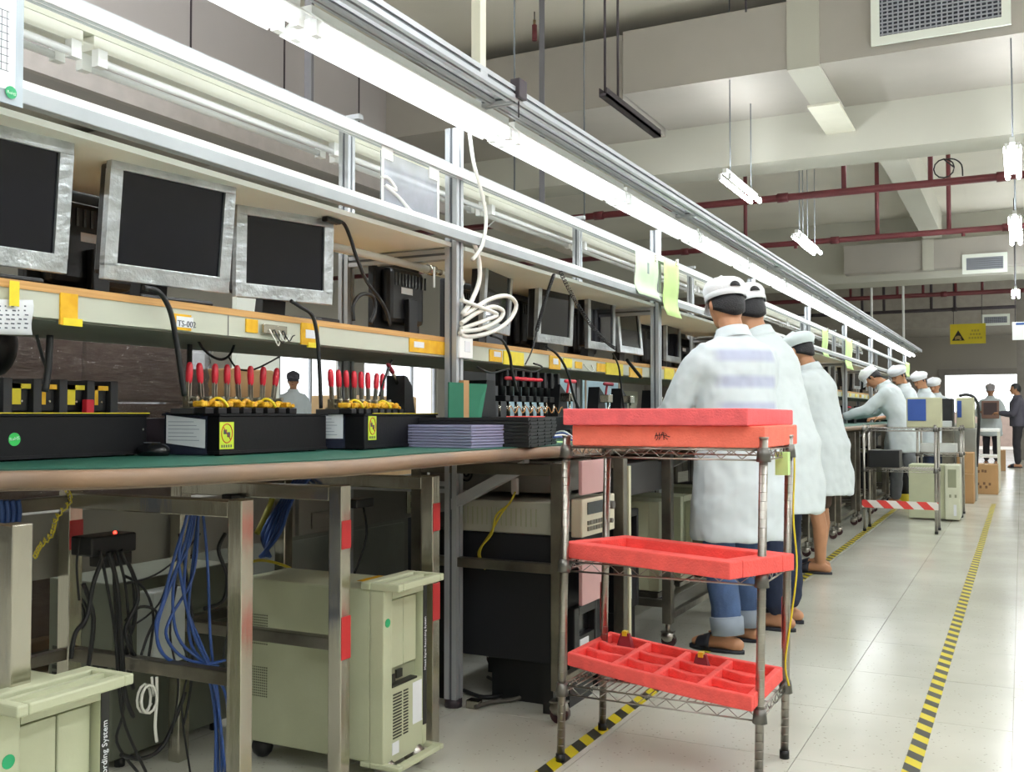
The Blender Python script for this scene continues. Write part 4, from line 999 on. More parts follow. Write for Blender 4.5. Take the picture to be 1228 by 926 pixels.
def pc_tower(X, Y, wd, dp, ht, label, mat=cream_m, shade=creamd_m, zb=.06, rich=True, group=None, words=False, yaw=0):
    """front faces +X, near front corner at local origin, width along +Y"""
    t = thing('computer_tower', label, 'computer', (X, Y, 0), yaw, group)
    B = lambda m, n, mt, p=t: m.build(n, mt, p, world=False)
    B(MB().box((-dp, .004, zb), (-.05, wd - .004, zb + ht), bev=.006), 'case', mat)
    m = MB()  # bezel as a frame
    m.box((-.05, 0, zb), (0, .045, zb + ht), bev=.004).box((-.05, wd - .022, zb), (0, wd, zb + ht), bev=.004).box((-.05, .045, zb + ht - .03), (0, wd - .022, zb + ht)).box((-.05, .045, zb), (-.004, wd - .022, zb + ht * .42))
    B(m, 'bezel', mat)
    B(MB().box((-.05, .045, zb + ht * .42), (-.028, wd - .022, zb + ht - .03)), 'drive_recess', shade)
    if not rich: 
        B(MB().box((-.003, .05, zb + ht * .1), (0.001, wd * .6, zb + ht * .36)), 'front_label', paper_m); return t
    door = B(MB().box((-.028, .05, zb + ht * .52), (-.018, wd * .55, zb + ht - .04), bev=.003).box((-.028, wd * .57, zb + ht * .52), (-.02, wd - .03, zb + ht - .04), bev=.003), 'drive_door', mat)
    B(MB().box((-.0175, .06, zb + ht * .44), (-.012, .08, zb + ht * .49)), 'power_switch', creamdark); B(MB().box((-.0275, .10, zb + ht * .45), (-.02, .13, zb + ht * .50)), 'key_lock', creamdark)
    B(MB().box((-.0275, .05, zb + ht * .42), (-.003, wd - .05, zb + ht * .432)), 'shadow_gap', creamdark)
    m = MB()
    for i in range(15):
        for y0, y1 in ((.055, .10), (.11, .135)):
            m.box((-.004, y0, zb + ht * .12 + i * ht * .018), (-.0025, y1, zb + ht * .12 + i * ht * .018 + .004))
    tag(B(m, 'vent_slots', creamdark), kind='stuff')
    # lips: forward reaching handle on top, foot lip below
    for z0, z1 in ((zb + ht, zb + ht + .022), (zb - .012, zb + .004)):
        m = MB(); m.box((-.08, -.004, z0), (-.045, wd + .012, z1), bev=.004).box((-.045, -.004, z0), (.055, .02, z1), bev=.004).box((-.045, wd - .01, z0), (.055, wd + .012, z1), bev=.004).box((.03, .02, z0), (.055, wd - .01, z1), bev=.004).box((-.02, .02, z0 + .004), (-.005, wd - .01, z1 - .003))
        B(m, 'handle_lip', mat)
    B(MB().box((-.0035, wd - .075, zb + ht * .16), (-.002, wd - .025, zb + ht * .40)).box((-.004, wd - .073, zb + ht * .15), (-.0025, wd - .02, zb + ht * .16)), 'front_label', paper_m)
    B(MB().cyl((0, .02, zb + ht * .81), (.001, .02, zb + ht * .81), .013, 16), 'green_sticker', stick_g)
    B(MB().box((-.0035, .05, zb + ht * .03), (-.002, .085, zb + ht * .1)), 'small_label', paper_m)
    m = MB()
    for i in range(9):
        for j in range(12):
            for (xx, zz) in ((-dp + .04, zb + ht * .28), (-dp + .04, zb + ht * .6)):
                m.box((xx + i * .008, -.0005 + .004, zz + j * .008), (xx + i * .008 + .004, .0042, zz + j * .008 + .004))
    tag(B(m, 'side_perforation', creamdark), kind='stuff')
    for xx in (-.02, -dp + .06):
        for yy in (.04, wd - .04):
            m = MB(); m.ball((xx, yy, .036), (.036, .03, .034), 12, 6); m.cyl((xx, yy, .05), (xx, yy, zb), .012, 8); B(m, 'castor', chrome_m if xx > -.1 else black_m)
    B(MB().box((-.018, wd - .021, zb + ht * .12), (.0012, wd - .002, zb + ht * .97)), 'trim_strip', M('strip_black', '#1d1f1d', .4))
    if words:
        cu = text('Recording System', .0185, Vector((.0016, wd - .0065, .325)), (0, 0, 1), (0, -1, 0), paper_m, None)
        cu.parent = t
    else:
        cu = text('Mixed Signal Recording System', .013, Vector((.0016, wd - .008, zb + ht * .45)), (0, 0, 1), (0, -1, 0), paper_m, None)
        cu.parent = t
    return t
pc_tower(-1.645, 2.417, .235, .54, .50, 'large beige computer on castors between the red-taped legs')
t = pc_tower(-1.64, 1.195, .245, .52, .472, 'beige computer with a lettered black strip at the bottom left corner', words=True)
MB().box((-.0185, .07, .50 * .66), (-.0175, .10, .50 * .76)).build('torn_paper', paper_m, t, world=False)
MB().cyl((-.019, .135, .36), (-.0165, .135, .36), .016, 16).build('green_sticker', stick_g, t, world=False)
lt_ = text('RoHS', .010, Vector((-.0163, .1235, .356)), (0, 1, .15), (0, -.15, 1), M('sticker_white', '#cdeed8', .5), None); lt_.parent = t
MB().box((-.13, .05, .5725), (-.05, .16, .574)).build('amber_mark', kap_m, bpy.data.objects['computer_tower'], world=False)
# rear of a beige computer with a fan, behind the first frame
t = thing('computer_tower', 'beige computer seen from behind with a round fan grille, under the bench', 'computer', (-2.6, 2.15, 0))
MB().box((-2.72, 2.15, .03), (-2.44, 2.65, .56), bev=.004).build('case', M('shaded_case', '#5d6153', .5), t)  # beige case coloured darker for the shade under the bench
c = Vector((-2.6, 2.148, .46)); m = MB()
for r in (.012, .026, .040, .054): m.tube([c + Vector((math.cos(a * PI / 10) * r, 0, math.sin(a * PI / 10) * r)) for a in range(20)], .0035, 5, closed=True)
m.build('fan_grille', black_m, t)
m = MB()
for i in range(14):
    m.box((-2.70, 2.147, .08 + i * .02), (-2.64, 2.150, .09 + i * .02)).box((-2.52, 2.147, .08 + i * .02), (-2.46, 2.150, .09 + i * .02))
tag(m.build('vent_slots', creamdark, t), kind='stuff')
for xx in (-2.70, -2.46):
    for yy in (2.2, 2.6): MB().cyl((xx, yy, 0), (xx, yy, .03), .015, 8).build('foot', rub_m, t)
# cable trunk with a socket plate
t = thing('cable_duct', 'long grey steel cable trunk running along under the bench', 'trunk', (-2.42, 8, .62))
trk = M('trunk_grey', '#8b8983', .5, var=.06, scale=3)
for k in range(8): MB().box((-2.48, .6 + 2.35 * k, .62), (-2.385, 2.93 + 2.35 * k, .80), bev=.003).build('section', trk, t)
p = at(508, 592, X=-2.383)
sp_ = MB().box((-2.384, p.y - .14, .64), (-2.378, p.y + .14, .765), bev=.001).build('socket_plate', steel_m, t)
m = MB()
for i in range(4):
    for j in range(2):
        c = Vector((-2.378, p.y - .10 + .066 * i, .675 + .055 * j)); m.box(c - Vector((0, .012, .012)), c + Vector((.0015, .012, .012)), bev=.0005)
m.build('sockets', creamdark, sp_)
p = at(385, 604, X=-2.383); MB().box((-2.384, p.y - .06, .64), (-2.378, p.y + .06, .70), bev=.001).build('socket_plate', trk, t)
# power strip with a red lamp, adapters, pale box
p = at(124, 652, X=-2.16)
t = thing('power_strip', 'black power strip with a red lamp hanging in the cables', 'power strip', p)
MB().box((-2.2, p.y - .07, p.z - .025), (-2.12, p.y + .075, p.z + .025), bev=.005).box((-2.19, p.y - .02, p.z - .06), (-2.13, p.y + .07, p.z - .025), bev=.004).build('body', black_m, t)
MB().ball(p + Vector((.02, .02, .028)), .005, 8, 4).build('indicator', M('red_led', (1, .05, .03), emit=6), t)
p = at(198, 752, X=-2.2)
MB().box((-2.24, p.y - .07, p.z - .10), (-2.17, p.y + .05, p.z + .11), bev=.006).single('pale_power_box', M('pale_box', '#aab0ac', .4), 'pale grey power box hanging among blue cables', 'power box')
p = at(430, 603, X=-2.0); t = thing('plug_adapter', 'black plug adapter hanging under the worktop left of the socket plate', 'adapter', p)
MB().box((-2.03, p.y - .05, p.z - .015), (-1.97, p.y + .05, p.z + .015), bev=.005).build('body', black_m, t)
MB().tube(catmull(px([(436, 608), (440, 640), (432, 670), (425, 688)], -2.0), 4), .004, 5).build('lead', rub_m, t)
p = at(280, 600, X=-2.1); MB().box((-2.12, p.y - .03, p.z - .02), (-2.08, p.y + .03, p.z + .02), bev=.004).single('plug', black_m, 'black plug behind the second steel leg', 'plug')
# cables
random.seed(11)
bl_pts = [
 [(232, 603), (222, 650), (205, 700), (190, 745), (190, 775), (205, 792), (235, 800)],
 [(238, 603), (236, 660), (228, 700), (205, 740), (200, 765), (222, 790), (262, 798)],
 [(242, 603), (247, 650), (250, 700), (252, 760), (258, 830), (262, 926)],
 [(228, 603), (215, 660), (218, 700), (232, 760), (250, 800), (262, 850), (270, 926)],
 [(235, 603), (224, 660), (222, 720), (240, 770), (258, 815), (264, 870), (266, 926)],
 [(240, 603), (232, 670), (226, 730), (230, 775), (254, 805), (272, 840), (275, 926)],
 [(230, 603), (210, 665), (196, 720), (187, 750), (196, 785), (225, 800), (270, 792)],
 [(236, 603), (228, 650), (210, 690), (208, 740), (218, 772), (246, 800), (258, 860), (258, 926)]]
for i, P in enumerate(bl_pts):
    cable(px(P, -1.97 - .012 * (i % 3)), .0042, blue_m, 'blue network cable in the bundle left of the second steel leg', 'network_cable', group='blue cables left of the second steel leg')
for i in range(4):
    P = [(0 + 7 * i, 600), (2 + 7 * i, 615), (1 + 6 * i, 640)]
    cable(px(P, -2.25), .007, blue_m, 'blue cable hanging under the worktop at the left edge', 'network_cable', group='blue cables at the left edge')
for i in range(5):
    P = [(372 - 4 * i, 572), (350 - 3 * i, 600), (335 - 5 * i, 640), (312 + 3 * i, 668)]
    cable(px(P, -2.2 - .02 * i), .007, blue_m, 'blue cable in the slanting bundle between the steel legs', 'network_cable', group='slanting blue cables between the steel legs')
P = px([(78, 585), (84, 600), (68, 620), (62, 640), (48, 655), (42, 668)], -1.95)
Q = catmull(P, 12); Q = [q + Vector((0, .006 * math.sin(i * 1.6), .008 * math.cos(i * 1.6))) for i, q in enumerate(Q)]
MB().tube(Q, .002, 5).single('yellow_lead', yel_m, 'wavy yellow cord hanging at the left end under the worktop', 'cord', org=P[0])
cable([at(u, v, Y=3.232) for u, v in [(618, 590), (610, 605), (595, 618), (590, 640), (578, 655), (576, 668), (586, 682)]], .004, yel_m, 'pale yellow wire hanging in front of the black cabinet', 'yellow_wire')
cable([at(u, v, Y=3.238) for u, v in [(612, 602), (600, 618), (588, 640), (574, 662), (578, 676), (582, 683)]], .004, yel_m, 'second pale yellow wire twisted with the one by the black cabinet', 'yellow_wire')
cable(px([(333, 580), (322, 610), (308, 640)], -2.3), .01, M('yellow_label_cord', '#8f8a2c', .5), 'dark yellow sleeve slanting under the worktop', 'sleeve')
cable(px([(282, 685), (310, 672), (345, 680), (352, 690), (338, 695)], -2.28), .005, yel_m, 'yellow wires lying behind the large beige computer', 'yellow_wire')
blk = [[(120, 660), (128, 700), (138, 760), (142, 820), (150, 870), (175, 926)], [(130, 662), (140, 700), (145, 760), (150, 830), (160, 860)],
 [(140, 660), (150, 700), (155, 750), (158, 790), (150, 820)], [(135, 662), (138, 720), (142, 780), (148, 850), (140, 890), (165, 926)],
 [(125, 665), (112, 700), (104, 740), (90, 760), (85, 790)], [(145, 660), (160, 690), (165, 720), (150, 760), (170, 800)],
 [(95, 645), (92, 680), (95, 720)], [(150, 755), (175, 740), (192, 722), (200, 700)], [(270, 640), (262, 660), (272, 690), (268, 720), (245, 730)],
 [(215, 640), (225, 700), (232, 760), (228, 830), (220, 870)], [(145, 905), (170, 910), (195, 895), (215, 850), (222, 830)], [(160, 690), (162, 740), (152, 780), (160, 826)], [(275, 700), (274, 750), (268, 790), (275, 820)],
 [(152, 700), (185, 690), (215, 668), (240, 640)], [(150, 745), (168, 728), (188, 735), (176, 765), (165, 800)], [(148, 690), (172, 705), (184, 740), (178, 790)], [(218, 770), (226, 800), (218, 850), (228, 926)], [(212, 700), (204, 760), (214, 820), (206, 880)], [(100, 700), (112, 742), (106, 800)]]
for i, P in enumerate(blk):
    cable(px(P, -2.08 - .015 * (i % 4)), random.choice([.003, .004, .006]), rub_m, 'black cable in the tangle between the two left steel legs', 'power_cable', group='black cables tangled under the left of the bench')
P = []
c = at(176, 838, X=-1.98)
for i in range(36):
    a = i / 36 * 6 * PI; P.append(c + Vector((.01 * math.sin(a * .3), math.cos(a) * (.022 + .004 * math.sin(a * .4)), math.sin(a) * .035)))
MB().tube([at(182, 812, X=-1.98)] + P, .0035, 5).single('white_coil', wcab_m, 'small coil of white cable hanging under the bench', 'coil')
cable(px([(188, 812), (188, 840), (186, 870), (188, 890)], -1.98), .004, wcab_m, 'white cable hanging below the small coil')
cable(px([(560, 815), (580, 822), (605, 815), (620, 800), (640, 812), (665, 822)], -1.7)[:0] + [at(u, v, Z=.012) for u, v in ((556, 828), (580, 836), (606, 832), (622, 818), (645, 825), (668, 838))], .008, rub_m, 'black cable lying on the floor under the black cabinet')
cable([at(u, v, Z=.01) for u, v in ((585, 812), (600, 820), (625, 828), (650, 820), (668, 826))], .007, M('cable_grey', '#56524c', .5), 'grey cable lying on the floor under the black cabinet')
cable([at(u, v, Z=.012) for u, v in ((570, 848), (590, 842), (620, 838), (650, 826))], .008, M('cable_grey', '#56524c', .5), 'grey cable ending in a connector on the floor right of the post foot')
p = at(570, 849, Z=0); MB().box((p.x - .03, p.y - .02, 0), (p.x + .02, p.y + .02, .03), bev=.004).single('floor_connector', steel_m, 'metal connector lying on the floor beside the post foot', 'connector')
# black cabinet, instruments and pink boards behind the cart
t = thing('black_cabinet', 'matt black cabinet standing under the bench right of the first post', 'cabinet', (-1.7, 3.5, 0))
MB().box((-2.0, 3.26, .18), (-1.49, 3.74, .635), bev=.004).build('body', M('cabinet_black', '#0d0e14', .55), t)
for x_ in (-1.97, -1.52):
    for y_ in (3.29, 3.71): MB().box((x_ - .02, y_ - .02, 0), (x_ + .02, y_ + .02, .18)).build('leg', black_m, t)
t = thing('instrument', 'grey bench instrument lying on top of the black cabinet', 'instrument', (-1.7, 3.4, .64))
MB().box((-1.92, 3.25, .638), (-1.48, 3.7, .755), bev=.005).build('case', instr_m, t)
m = MB()
for i in range(16): m.box((-1.86 + .02 * i, 3.2485, .665), (-1.855 + .02 * i, 3.2505, .73))
tag(m.build('vents', creamd_m, t), kind='stuff')
t = thing('instrument_box', 'grey box with a round fan mark under the worktop behind the brace', 'instrument', (-1.8, 3.5, .78))
MB().box((-2.1, 3.4, .775), (-1.55, 3.75, .895), bev=.004).build('case', trk, t)
c = Vector((-1.93, 3.398, .845)); m = MB()
for r in (.012, .026): m.tube([c + Vector((math.cos(a * PI / 8) * r, 0, math.sin(a * PI / 8) * r * 1.3)) for a in range(16)], .004, 5, closed=True)
m.build('fan_mark', black_m, t)
p = at(619, 583, Y=3.3); MB().box((p.x - .012, 3.28, p.z - .03), (p.x + .012, 3.30, p.z + .03), bev=.003).single('socket', M('pale_socket', '#c9bfba', .5), 'pale socket with a red lamp where the yellow wires start', 'socket')
for y0, y1, z0, z1, lab in ((3.36, 3.62, .776, .9, 'upper'), (3.36, 3.62, .376, .60, 'lower')):
    MB().box((-1.44, y0, z0), (-1.425, y1, z1), bev=.003).single('pink_board', pink_m, '%s pink board behind the cart\'s left post' % lab, 'board')
t = thing('signal_generator', 'cream signal generator with knobs and buttons behind the cart\'s left post', 'instrument', (-1.6, 3.5, .61))
MB().box((-1.475, 3.37, .62), (-1.43, 3.70, .76), bev=.005).build('case', M('cream_instrument', '#cfcab4', .45), t)
MB().box((-1.431, 3.42, .70), (-1.427, 3.58, .745)).build('display', blackg_m, t)
MB().cyl((-1.43, 3.64, .72), (-1.41, 3.64, .72), .016, 14).cyl((-1.43, 3.64, .66), (-1.415, 3.64, .66), .009, 10).build('knob', M('knob_grey', '#5e5a54', .5), t)
m = MB()
for i in range(6):
    for j in range(2): m.box((-1.431, 3.42 + .027 * i, .64 + .022 * j), (-1.425, 3.44 + .027 * i, .655 + .022 * j))
tag(m.build('buttons', M('button_grey', '#6f6c60', .5), t), kind='stuff')
pcs = [(-1.46, 3.37, .22, 'black', 'black computer with a white label behind the cart\'s left post'), (-1.5, 3.93, .24, 'black', 'large black computer behind the cart, right of the pale strip'),
       (-1.52, 4.50, .22, 'cream', 'beige computer on the low rail left of the nearest worker\'s legs'), (-1.52, 4.84, .2, 'cream', 'second beige computer, just left of the nearest worker\'s knee')]
for X, Y, wd, c, lab in pcs:
    pc_tower(X, Y, wd, .36, .19 if Y < 3.5 else .42, lab, black_m if c == 'black' else cream_m, blackg_m if c == 'black' else creamd_m, zb=.17 if Y < 3.5 else .24, rich=False)
    if Y > 4.4: MB().box((X - .36, Y - .02, .215), (X, Y + wd + .02, .235)).single('low_shelf', oldsteel_m, 'low steel shelf holding the ' + lab[:lab.index(' computer')] + ' computer at Y' if False else ('low steel shelf left of the nearest worker, under the beige computer' if Y < 4.6 else 'low steel shelf under the second beige computer near the nearest worker'), 'shelf')
    elif Y > 3.5: MB().box((X - .36, Y, 0), (X - .02, Y + wd, .24)).single('plinth_block', rub_m, 'dark block under the large black computer', 'block')
    else: MB().box((X - .34, Y, 0), (X - .02, Y + wd, .17)).single('plinth_block', rub_m, 'dark block under the computer with the white label', 'block')
MB().box((-1.435, 3.845, .12), (-1.425, 3.87, .86)).single('pale_strip', M('pale_metal', '#c9c5a8', .4), 'thin upright pale metal strip behind the cart', 'strip')
t = MB().box((-1.75, 4.0, .72), (-1.5, 4.5, .86), bev=.004).single('dark_instrument', M('dark_grey_case', '#3c3b3a', .5), 'dark grey instrument hanging under the worktop behind the cart', 'instrument')
for k in range(8):
    y = 5.75 + 1.2 * k
    bm_ = black_m if k % 2 else creamd_m
    for q, (a_, b_) in enumerate(((0, .24), (.3, .52))):
        pc_tower(-1.52, y + a_, b_ - a_, .42, .40, 'computer on a low shelf far along the bench', bm_ if q == 0 else black_m, blackg_m, zb=.24, rich=False, group='computers far along under the bench')
    MB().box((-1.94, y - .04, .215), (-1.5, y + .56, .235)).single('low_shelf', oldsteel_m, 'low steel shelf far along under the bench', 'shelf', 'low shelves far along under the bench')
# ---- the line behind: worktop, legs, cabinets
t = thing('rear_bench', 'bench of the line behind, seen under and past the front bench', 'bench', (-3.0, 8, 0))
MB().box((-3.35, 4.3, .9), (-2.5, 19.6, .94)).build('top', wood_m, t)
for k in range(7):
    for x in (-3.3,): MB().box((x - .02, 4.4 + 2.3 * k, 0), (x + .02, 4.44 + 2.3 * k, .9)).build('leg', oldsteel_m, t)
t = thing('rear_cabinet', 'pale grey cabinet behind the large beige computer', 'cabinet', (-2.8, 3.4, 0))
MB().box((-2.95, 3.0, .03), (-2.52, 3.9, .60), bev=.005).build('body', M('grey_cabinet', '#7d8079', .5), t)
MB().box((-2.519, 3.03, .05), (-2.515, 3.86, .58), bev=.001).build('door', M('grey_cabinet_door', '#8b8f88', .45), t)
for x in (-2.9, -2.57):
    for y in (3.05, 3.85): MB().cyl((x, y, 0), (x, y, .03), .02, 8).build('foot', rub_m, t)
t = thing('rear_cabinet', 'dark cabinet behind the first post under the bench', 'cabinet', (-2.7, 4.4, 0))
MB().box((-2.95, 4.05, .0), (-2.52, 5.6, .74), bev=.005).build('body', M('dark_cabinet', '#202226', .5), t)
# wrapped pallet behind the left monitors
t = thing('wrapped_pallet', 'stack of brown cartons wrapped in shiny film, behind the left fixtures', 'pallet', (-4.2, 3.0, 0))
ct = M('wrapped_carton', '#6f5548', .5, var=.2, scale=2)
k = 0
for i in range(3):
    for j in range(4):
        for l in range(4):
            x0 = -4.75 + .37 * i; y0 = 1.2 + .62 * l; z0 = .14 + .33 * j
            MB().box((x0, y0, z0), (x0 + .355, y0 + .605, z0 + .32), bev=.01).build('carton', ct, t)
MB().box((-4.8, 1.15, .1), (-3.6, 3.75, .14)).build('deck', carton_m, t)
for yy in (1.2, 2.4, 3.6): MB().box((-4.8, yy, 0), (-3.6, yy + .1, .1)).build('skid', carton_m, t)
film = bpy.data.materials.new('stretch_film'); film.use_nodes = True; N = film.node_tree.nodes; L_ = film.node_tree.links; b = N['Principled BSDF']
b.inputs['Base Color'].default_value = (.32, .27, .25, 1); b.inputs['Roughness'].default_value = .12; b.inputs['Alpha'].default_value = .38; b.inputs['Specular IOR Level'].default_value = 1
tc = N.new('ShaderNodeTexCoord'); mp = N.new('ShaderNodeMapping'); mp.inputs['Scale'].default_value = (4, 3.0, 16); nz = N.new('ShaderNodeTexNoise'); nz.inputs['Scale'].default_value = 3.5; nz.inputs['Detail'].default_value = 6; nz.inputs['Distortion'].default_value = 1.2
bp = N.new('ShaderNodeBump'); bp.inputs['Strength'].default_value = 1; bp.inputs['Distance'].default_value = .3
L_.new(tc.outputs['Object'], mp.inputs[0]); L_.new(mp.outputs[0], nz.inputs['Vector']); L_.new(nz.outputs['Fac'], bp.inputs['Height']); L_.new(bp.outputs[0], b.inputs['Normal'])
G = []
for j in range(110):
    z = .08 + 1.40 * j / 109; row = []
    for i in range(210):
        s = i / 209; 
        if s < .75: q = Vector((-3.60, 1.15 + 2.6 * s / .75, z))
        else: q = Vector((-3.60 - 1.2 * (s - .75) / .25, 3.75, z))
        a_ = .026 * abs(noise.noise(Vector((q.x * 3, q.y * 4 + q.z * 2, q.z * 26)))) + .012 * noise.noise(Vector((q.x * 14, q.y * 14, q.z * 40)))
        row.append(q + Vector((a_, .0, .0)))
    G.append(row)
MB().sheet(G, .002).build('film', film, t)
MB().box((-3.95, 3.80, 0), (-3.5, 4.12, 1.3), bev=.01).single('brown_carton', carton_m, 'plain brown carton standing right of the wrapped pallet', 'carton')
t = thing('black_bag', 'black rounded bag hanging under the shelf at the left edge', 'bag', at(2, 412, X=-2.45))
p = at(-6, 412, X=-2.45); MB().ball(p, (.05, .06, .09), 14, 8).build('bag', black_m, t)
MB().cyl(p + Vector((0, 0, .07)), (p.x, p.y, Z_SH - .075), .006, 6).build('cord', rub_m, t)
# white board wall and blue partition further back on the left
MB().box((-6.0, at(278, 430, X=-6).y, 0), (-5.95, at(330, 430, X=-6).y, 2.1)).single('white_partition', panel_m, 'white partition panel left of the bright window', 'partition')
t = thing('blue_partition', 'pale blue partition wall seen between the clamps and the shelf', 'partition', (-5.5, 12, 0))
ya, yb_ = at(598, 450, X=-5.5).y, at(742, 450, X=-5.5).y
for i in range(3):
    MB().box((-5.53, ya + (yb_ - ya) * i / 3 + .02, .1), (-5.5, ya + (yb_ - ya) * (i + 1) / 3 - .02, 1.75), bev=.004).build('panel', bluep_m, t)
for i in range(4):
    y = ya + (yb_ - ya) * i / 3; MB().box((-5.54, y - .02, 0), (-5.49, y + .02, 1.8)).build('post', M('tan_post', '#9a876c', .5), t)
MB().box((-4.35, 5.5, 0), (-4.0, 6.3, 1.2), bev=.01).single('kraft_carton', M('kraft', '#c9ab82', .75), 'tall light brown carton behind the second row of red handles', 'carton')
MB().box((-5.6, 9.6, 0), (-5.2, 10.1, 2.2)).single('dark_column', M('dark_column_paint', '#4a4c50', .6), 'dark slim column against the bright windows', 'column')

# ================================================================== WIRE CARTS
def wire_shelf(t, x0, x1, y0, y1, z, lean=0, n=26, fine=True):
    m = MB(); sh_ = lambda p: Vector((p[0] + lean * p[2], p[1], p[2]))
    r = .0028
    for (a, b) in (((x0, y0), (x1, y0)), ((x0, y1), (x1, y1)), ((x0, y0), (x0, y1)), ((x1, y0), (x1, y1))):
        for dz in (0, -.028): m.tube([sh_((a[0], a[1], z + dz)), sh_((b[0], b[1], z + dz))], r, 6)
        if fine:
            l = (Vector(b) - Vector(a)).length; k = max(4, int(l / .03)); P = []
            for i in range(k + 1):
                s = i / k; P.append(sh_((a[0] + (b[0] - a[0]) * s, a[1] + (b[1] - a[1]) * s, z - (.002 if i % 2 else .026))))
            m.tube(P, .0019, 5)
    for i in range(1, n):
        x = x0 + (x1 - x0) * i / n; m.tube([sh_((x, y0, z + .004)), sh_((x, y1, z + .004))], .0018, 5)
    for yy in (.33, .66): m.tube([sh_((x0, y0 + (y1 - y0) * yy, z)), sh_((x1, y0 + (y1 - y0) * yy, z))], r, 6)
    return m.build('wire_shelf', chrome_m, t)
def wire_cart(label, x0, x1, y0, y1, ht, shelves, lean=0, r=.0125):
    t = thing('wire_cart', label, 'cart', ((x0 + x1) / 2, (y0 + y1) / 2, 0))
    for (x, y) in ((x0, y0), (x1, y0), (x0, y1), (x1, y1)):
        m = MB(); P = []; rr = []
        m.cyl((x + lean * .02, y, .02), (x + lean * ht, y, ht), r, 12)
        k = int(ht / .025)
        if r > .01:
            for i in range(2, k): z = i * .025; m.tube([(x + lean * z, y, z), (x + lean * z, y, z + .002)], r * 1.045, 12)
        m.cyl((x + lean * ht, y, ht), (x + lean * ht, y, ht + .006), r * 1.1, 12)
        m.build('post', chrome_m, t)
        MB().cyl((x, y, 0), (x, y, .025), r * 1.2, 12).build('foot', rub_m, t)
        for z in shelves: MB().tube([(x + lean * z, y, z - .032), (x + lean * z, y, z - .01), (x + lean * z, y, z + .008)], [r * 1.7, r * 1.55, r * 1.3], 12).build('collar', M('collar_steel', '#6f6d69', .35, .8), t)
    for z in shelves: wire_shelf(t, x0, x1, y0, y1, z, lean)
    return t
LE = .022
CX0, CX1, CY0, CY1 = -1.28, -.672, 2.845, 3.19
cart = wire_cart('chrome wire shelf cart holding red foam trays, in the foreground', CX0, CX1, CY0, CY1, 1.0, (.968, .615, .235), LE)
MB().box((CX1 + LE * .9 - .02, CY1 - .10, .885), (CX1 + LE * .9 + .018, CY1 - .065, .955)).build('lime_tag', lime_m, cart)
for z0, z1, mt in ((.26, .5, M('faded_red_tape', '#a8474a', .5)),):
    for (x, y) in ((CX0, CY1), (CX1, CY1)): MB().box((x + LE * .45 - .014, y - .008, z0 + .08), (x + LE * .45 - .0125, y + .008, z1)).build('red_tape', mt, cart)
P = [(CX1 + LE + .012, CY1 + .01, .97), (CX1 + .04, CY1 - .012, .9), (CX1 + .035, CY1 - .01, .75), (CX1 + .045, CY1 - .012, .6), (CX1 + .028, CY1 - .012, .45), (CX1 + .008, CY1 - .015, .3), (CX1 + .02, CY1 - .02, .23)]
cable(P, .003, M('bright_yellow_wire', '#e3cf2b', .4), 'bright yellow wire hanging down the cart\'s right rear post', 'yellow_wire')
def bar(m, f, s0, s1, t0, t1, z0, z1, n=10, axis=0):
    """box in tray coordinates (s along, t across) bent by f"""
    rings = []
    for i in range(n + 1):
        k = i / n
        if axis == 0: s = s0 + (s1 - s0) * k; rings.append([f(s, t0, z0), f(s, t1, z0), f(s, t1, z1), f(s, t0, z1)])
        else: t_ = t0 + (t1 - t0) * k; rings.append([f(s0, t_, z0), f(s1, t_, z0), f(s1, t_, z1), f(s0, t_, z1)])
    m.loft(rings, smooth=False)
def foam(label, A, B, C, z0, th, mat, cells=None, rim=.06, floor=.4, sag=0, curl=(0, 0, 0, 0), top_closed=True, name='foam_tray', wave=0):
    """A front left, B front right, C back right corners on the shelf plane"""
    A, B, C = [Vector((p.x, p.y, 0)) for p in (A, B, C)]; D = A + C - B
    o = (A + B + C + D) / 4; o.z = z0
    t = thing(name, label, 'foam tray', o)
    W_ = (B - A).length; Dp = (C - B).length
    def f(s, t_, z):
        p = A + (B - A) * s + (D - A) * t_
        zz = curl[0] * (1 - s) * (1 - t_) + curl[1] * s * (1 - t_) + curl[2] * s * t_ + curl[3] * (1 - s) * t_
        zz += -sag * 4 * s * (1 - s) + wave * math.sin(s * 7) * t_
        return Vector((p.x, p.y - sag * 0, z0 + zz + z * th))
    if cells is None:
        m = MB(); bar(m, f, 0, 1, 0, 1, 0, 1, 12); ob = m.build('slab', mat, t)
    else:
        m = MB(); rs = rim / W_; rt = rim / Dp
        bar(m, f, rs * .9, 1 - rs * .9, rt * .9, 1 - rt * .9, 0, floor, 12)
        m.build('tray_floor', mat, t)
        m = MB(); bar(m, f, 0, 1, 0, rt, 0, 1, 12); bar(m, f, 0, 1, 1 - rt, 1, 0, 1, 12); bar(m, f, 0, rs, rt, 1 - rt, 0, 1, 6, 1); bar(m, f, 1 - rs, 1, rt, 1 - rt, 0, 1, 6, 1)
        ob = m.build('rim', mat, t)
        nc, nr = cells; e = .011
        for i in range(1, nr):
            c = rt + (1 - 2 * rt) * i / nr; m = MB()
            g = lambda s, t_, z, c=c: f(s, t_ - .05 * math.sin(s * PI * nc) ** 2 * (1 if nc > 1 else 0), z)
            bar(m, g, rs, 1 - rs, c - e / Dp, c + e / Dp, floor, .93, 24); m.build('rib', mat, t)
        for i in range(1, nc):
            c = rs + (1 - 2 * rs) * i / nc; m = MB(); bar(m, f, c - e / W_, c + e / W_, rt, 1 - rt, floor, .97, 10, 1); m.build('rib', mat, t)
    for ob in t.children:
        bv = ob.modifiers.new('soft', 'BEVEL'); bv.width = .004; bv.segments = 2; bv.limit_method = 'ANGLE'; bv.angle_limit = .9
    return t, f
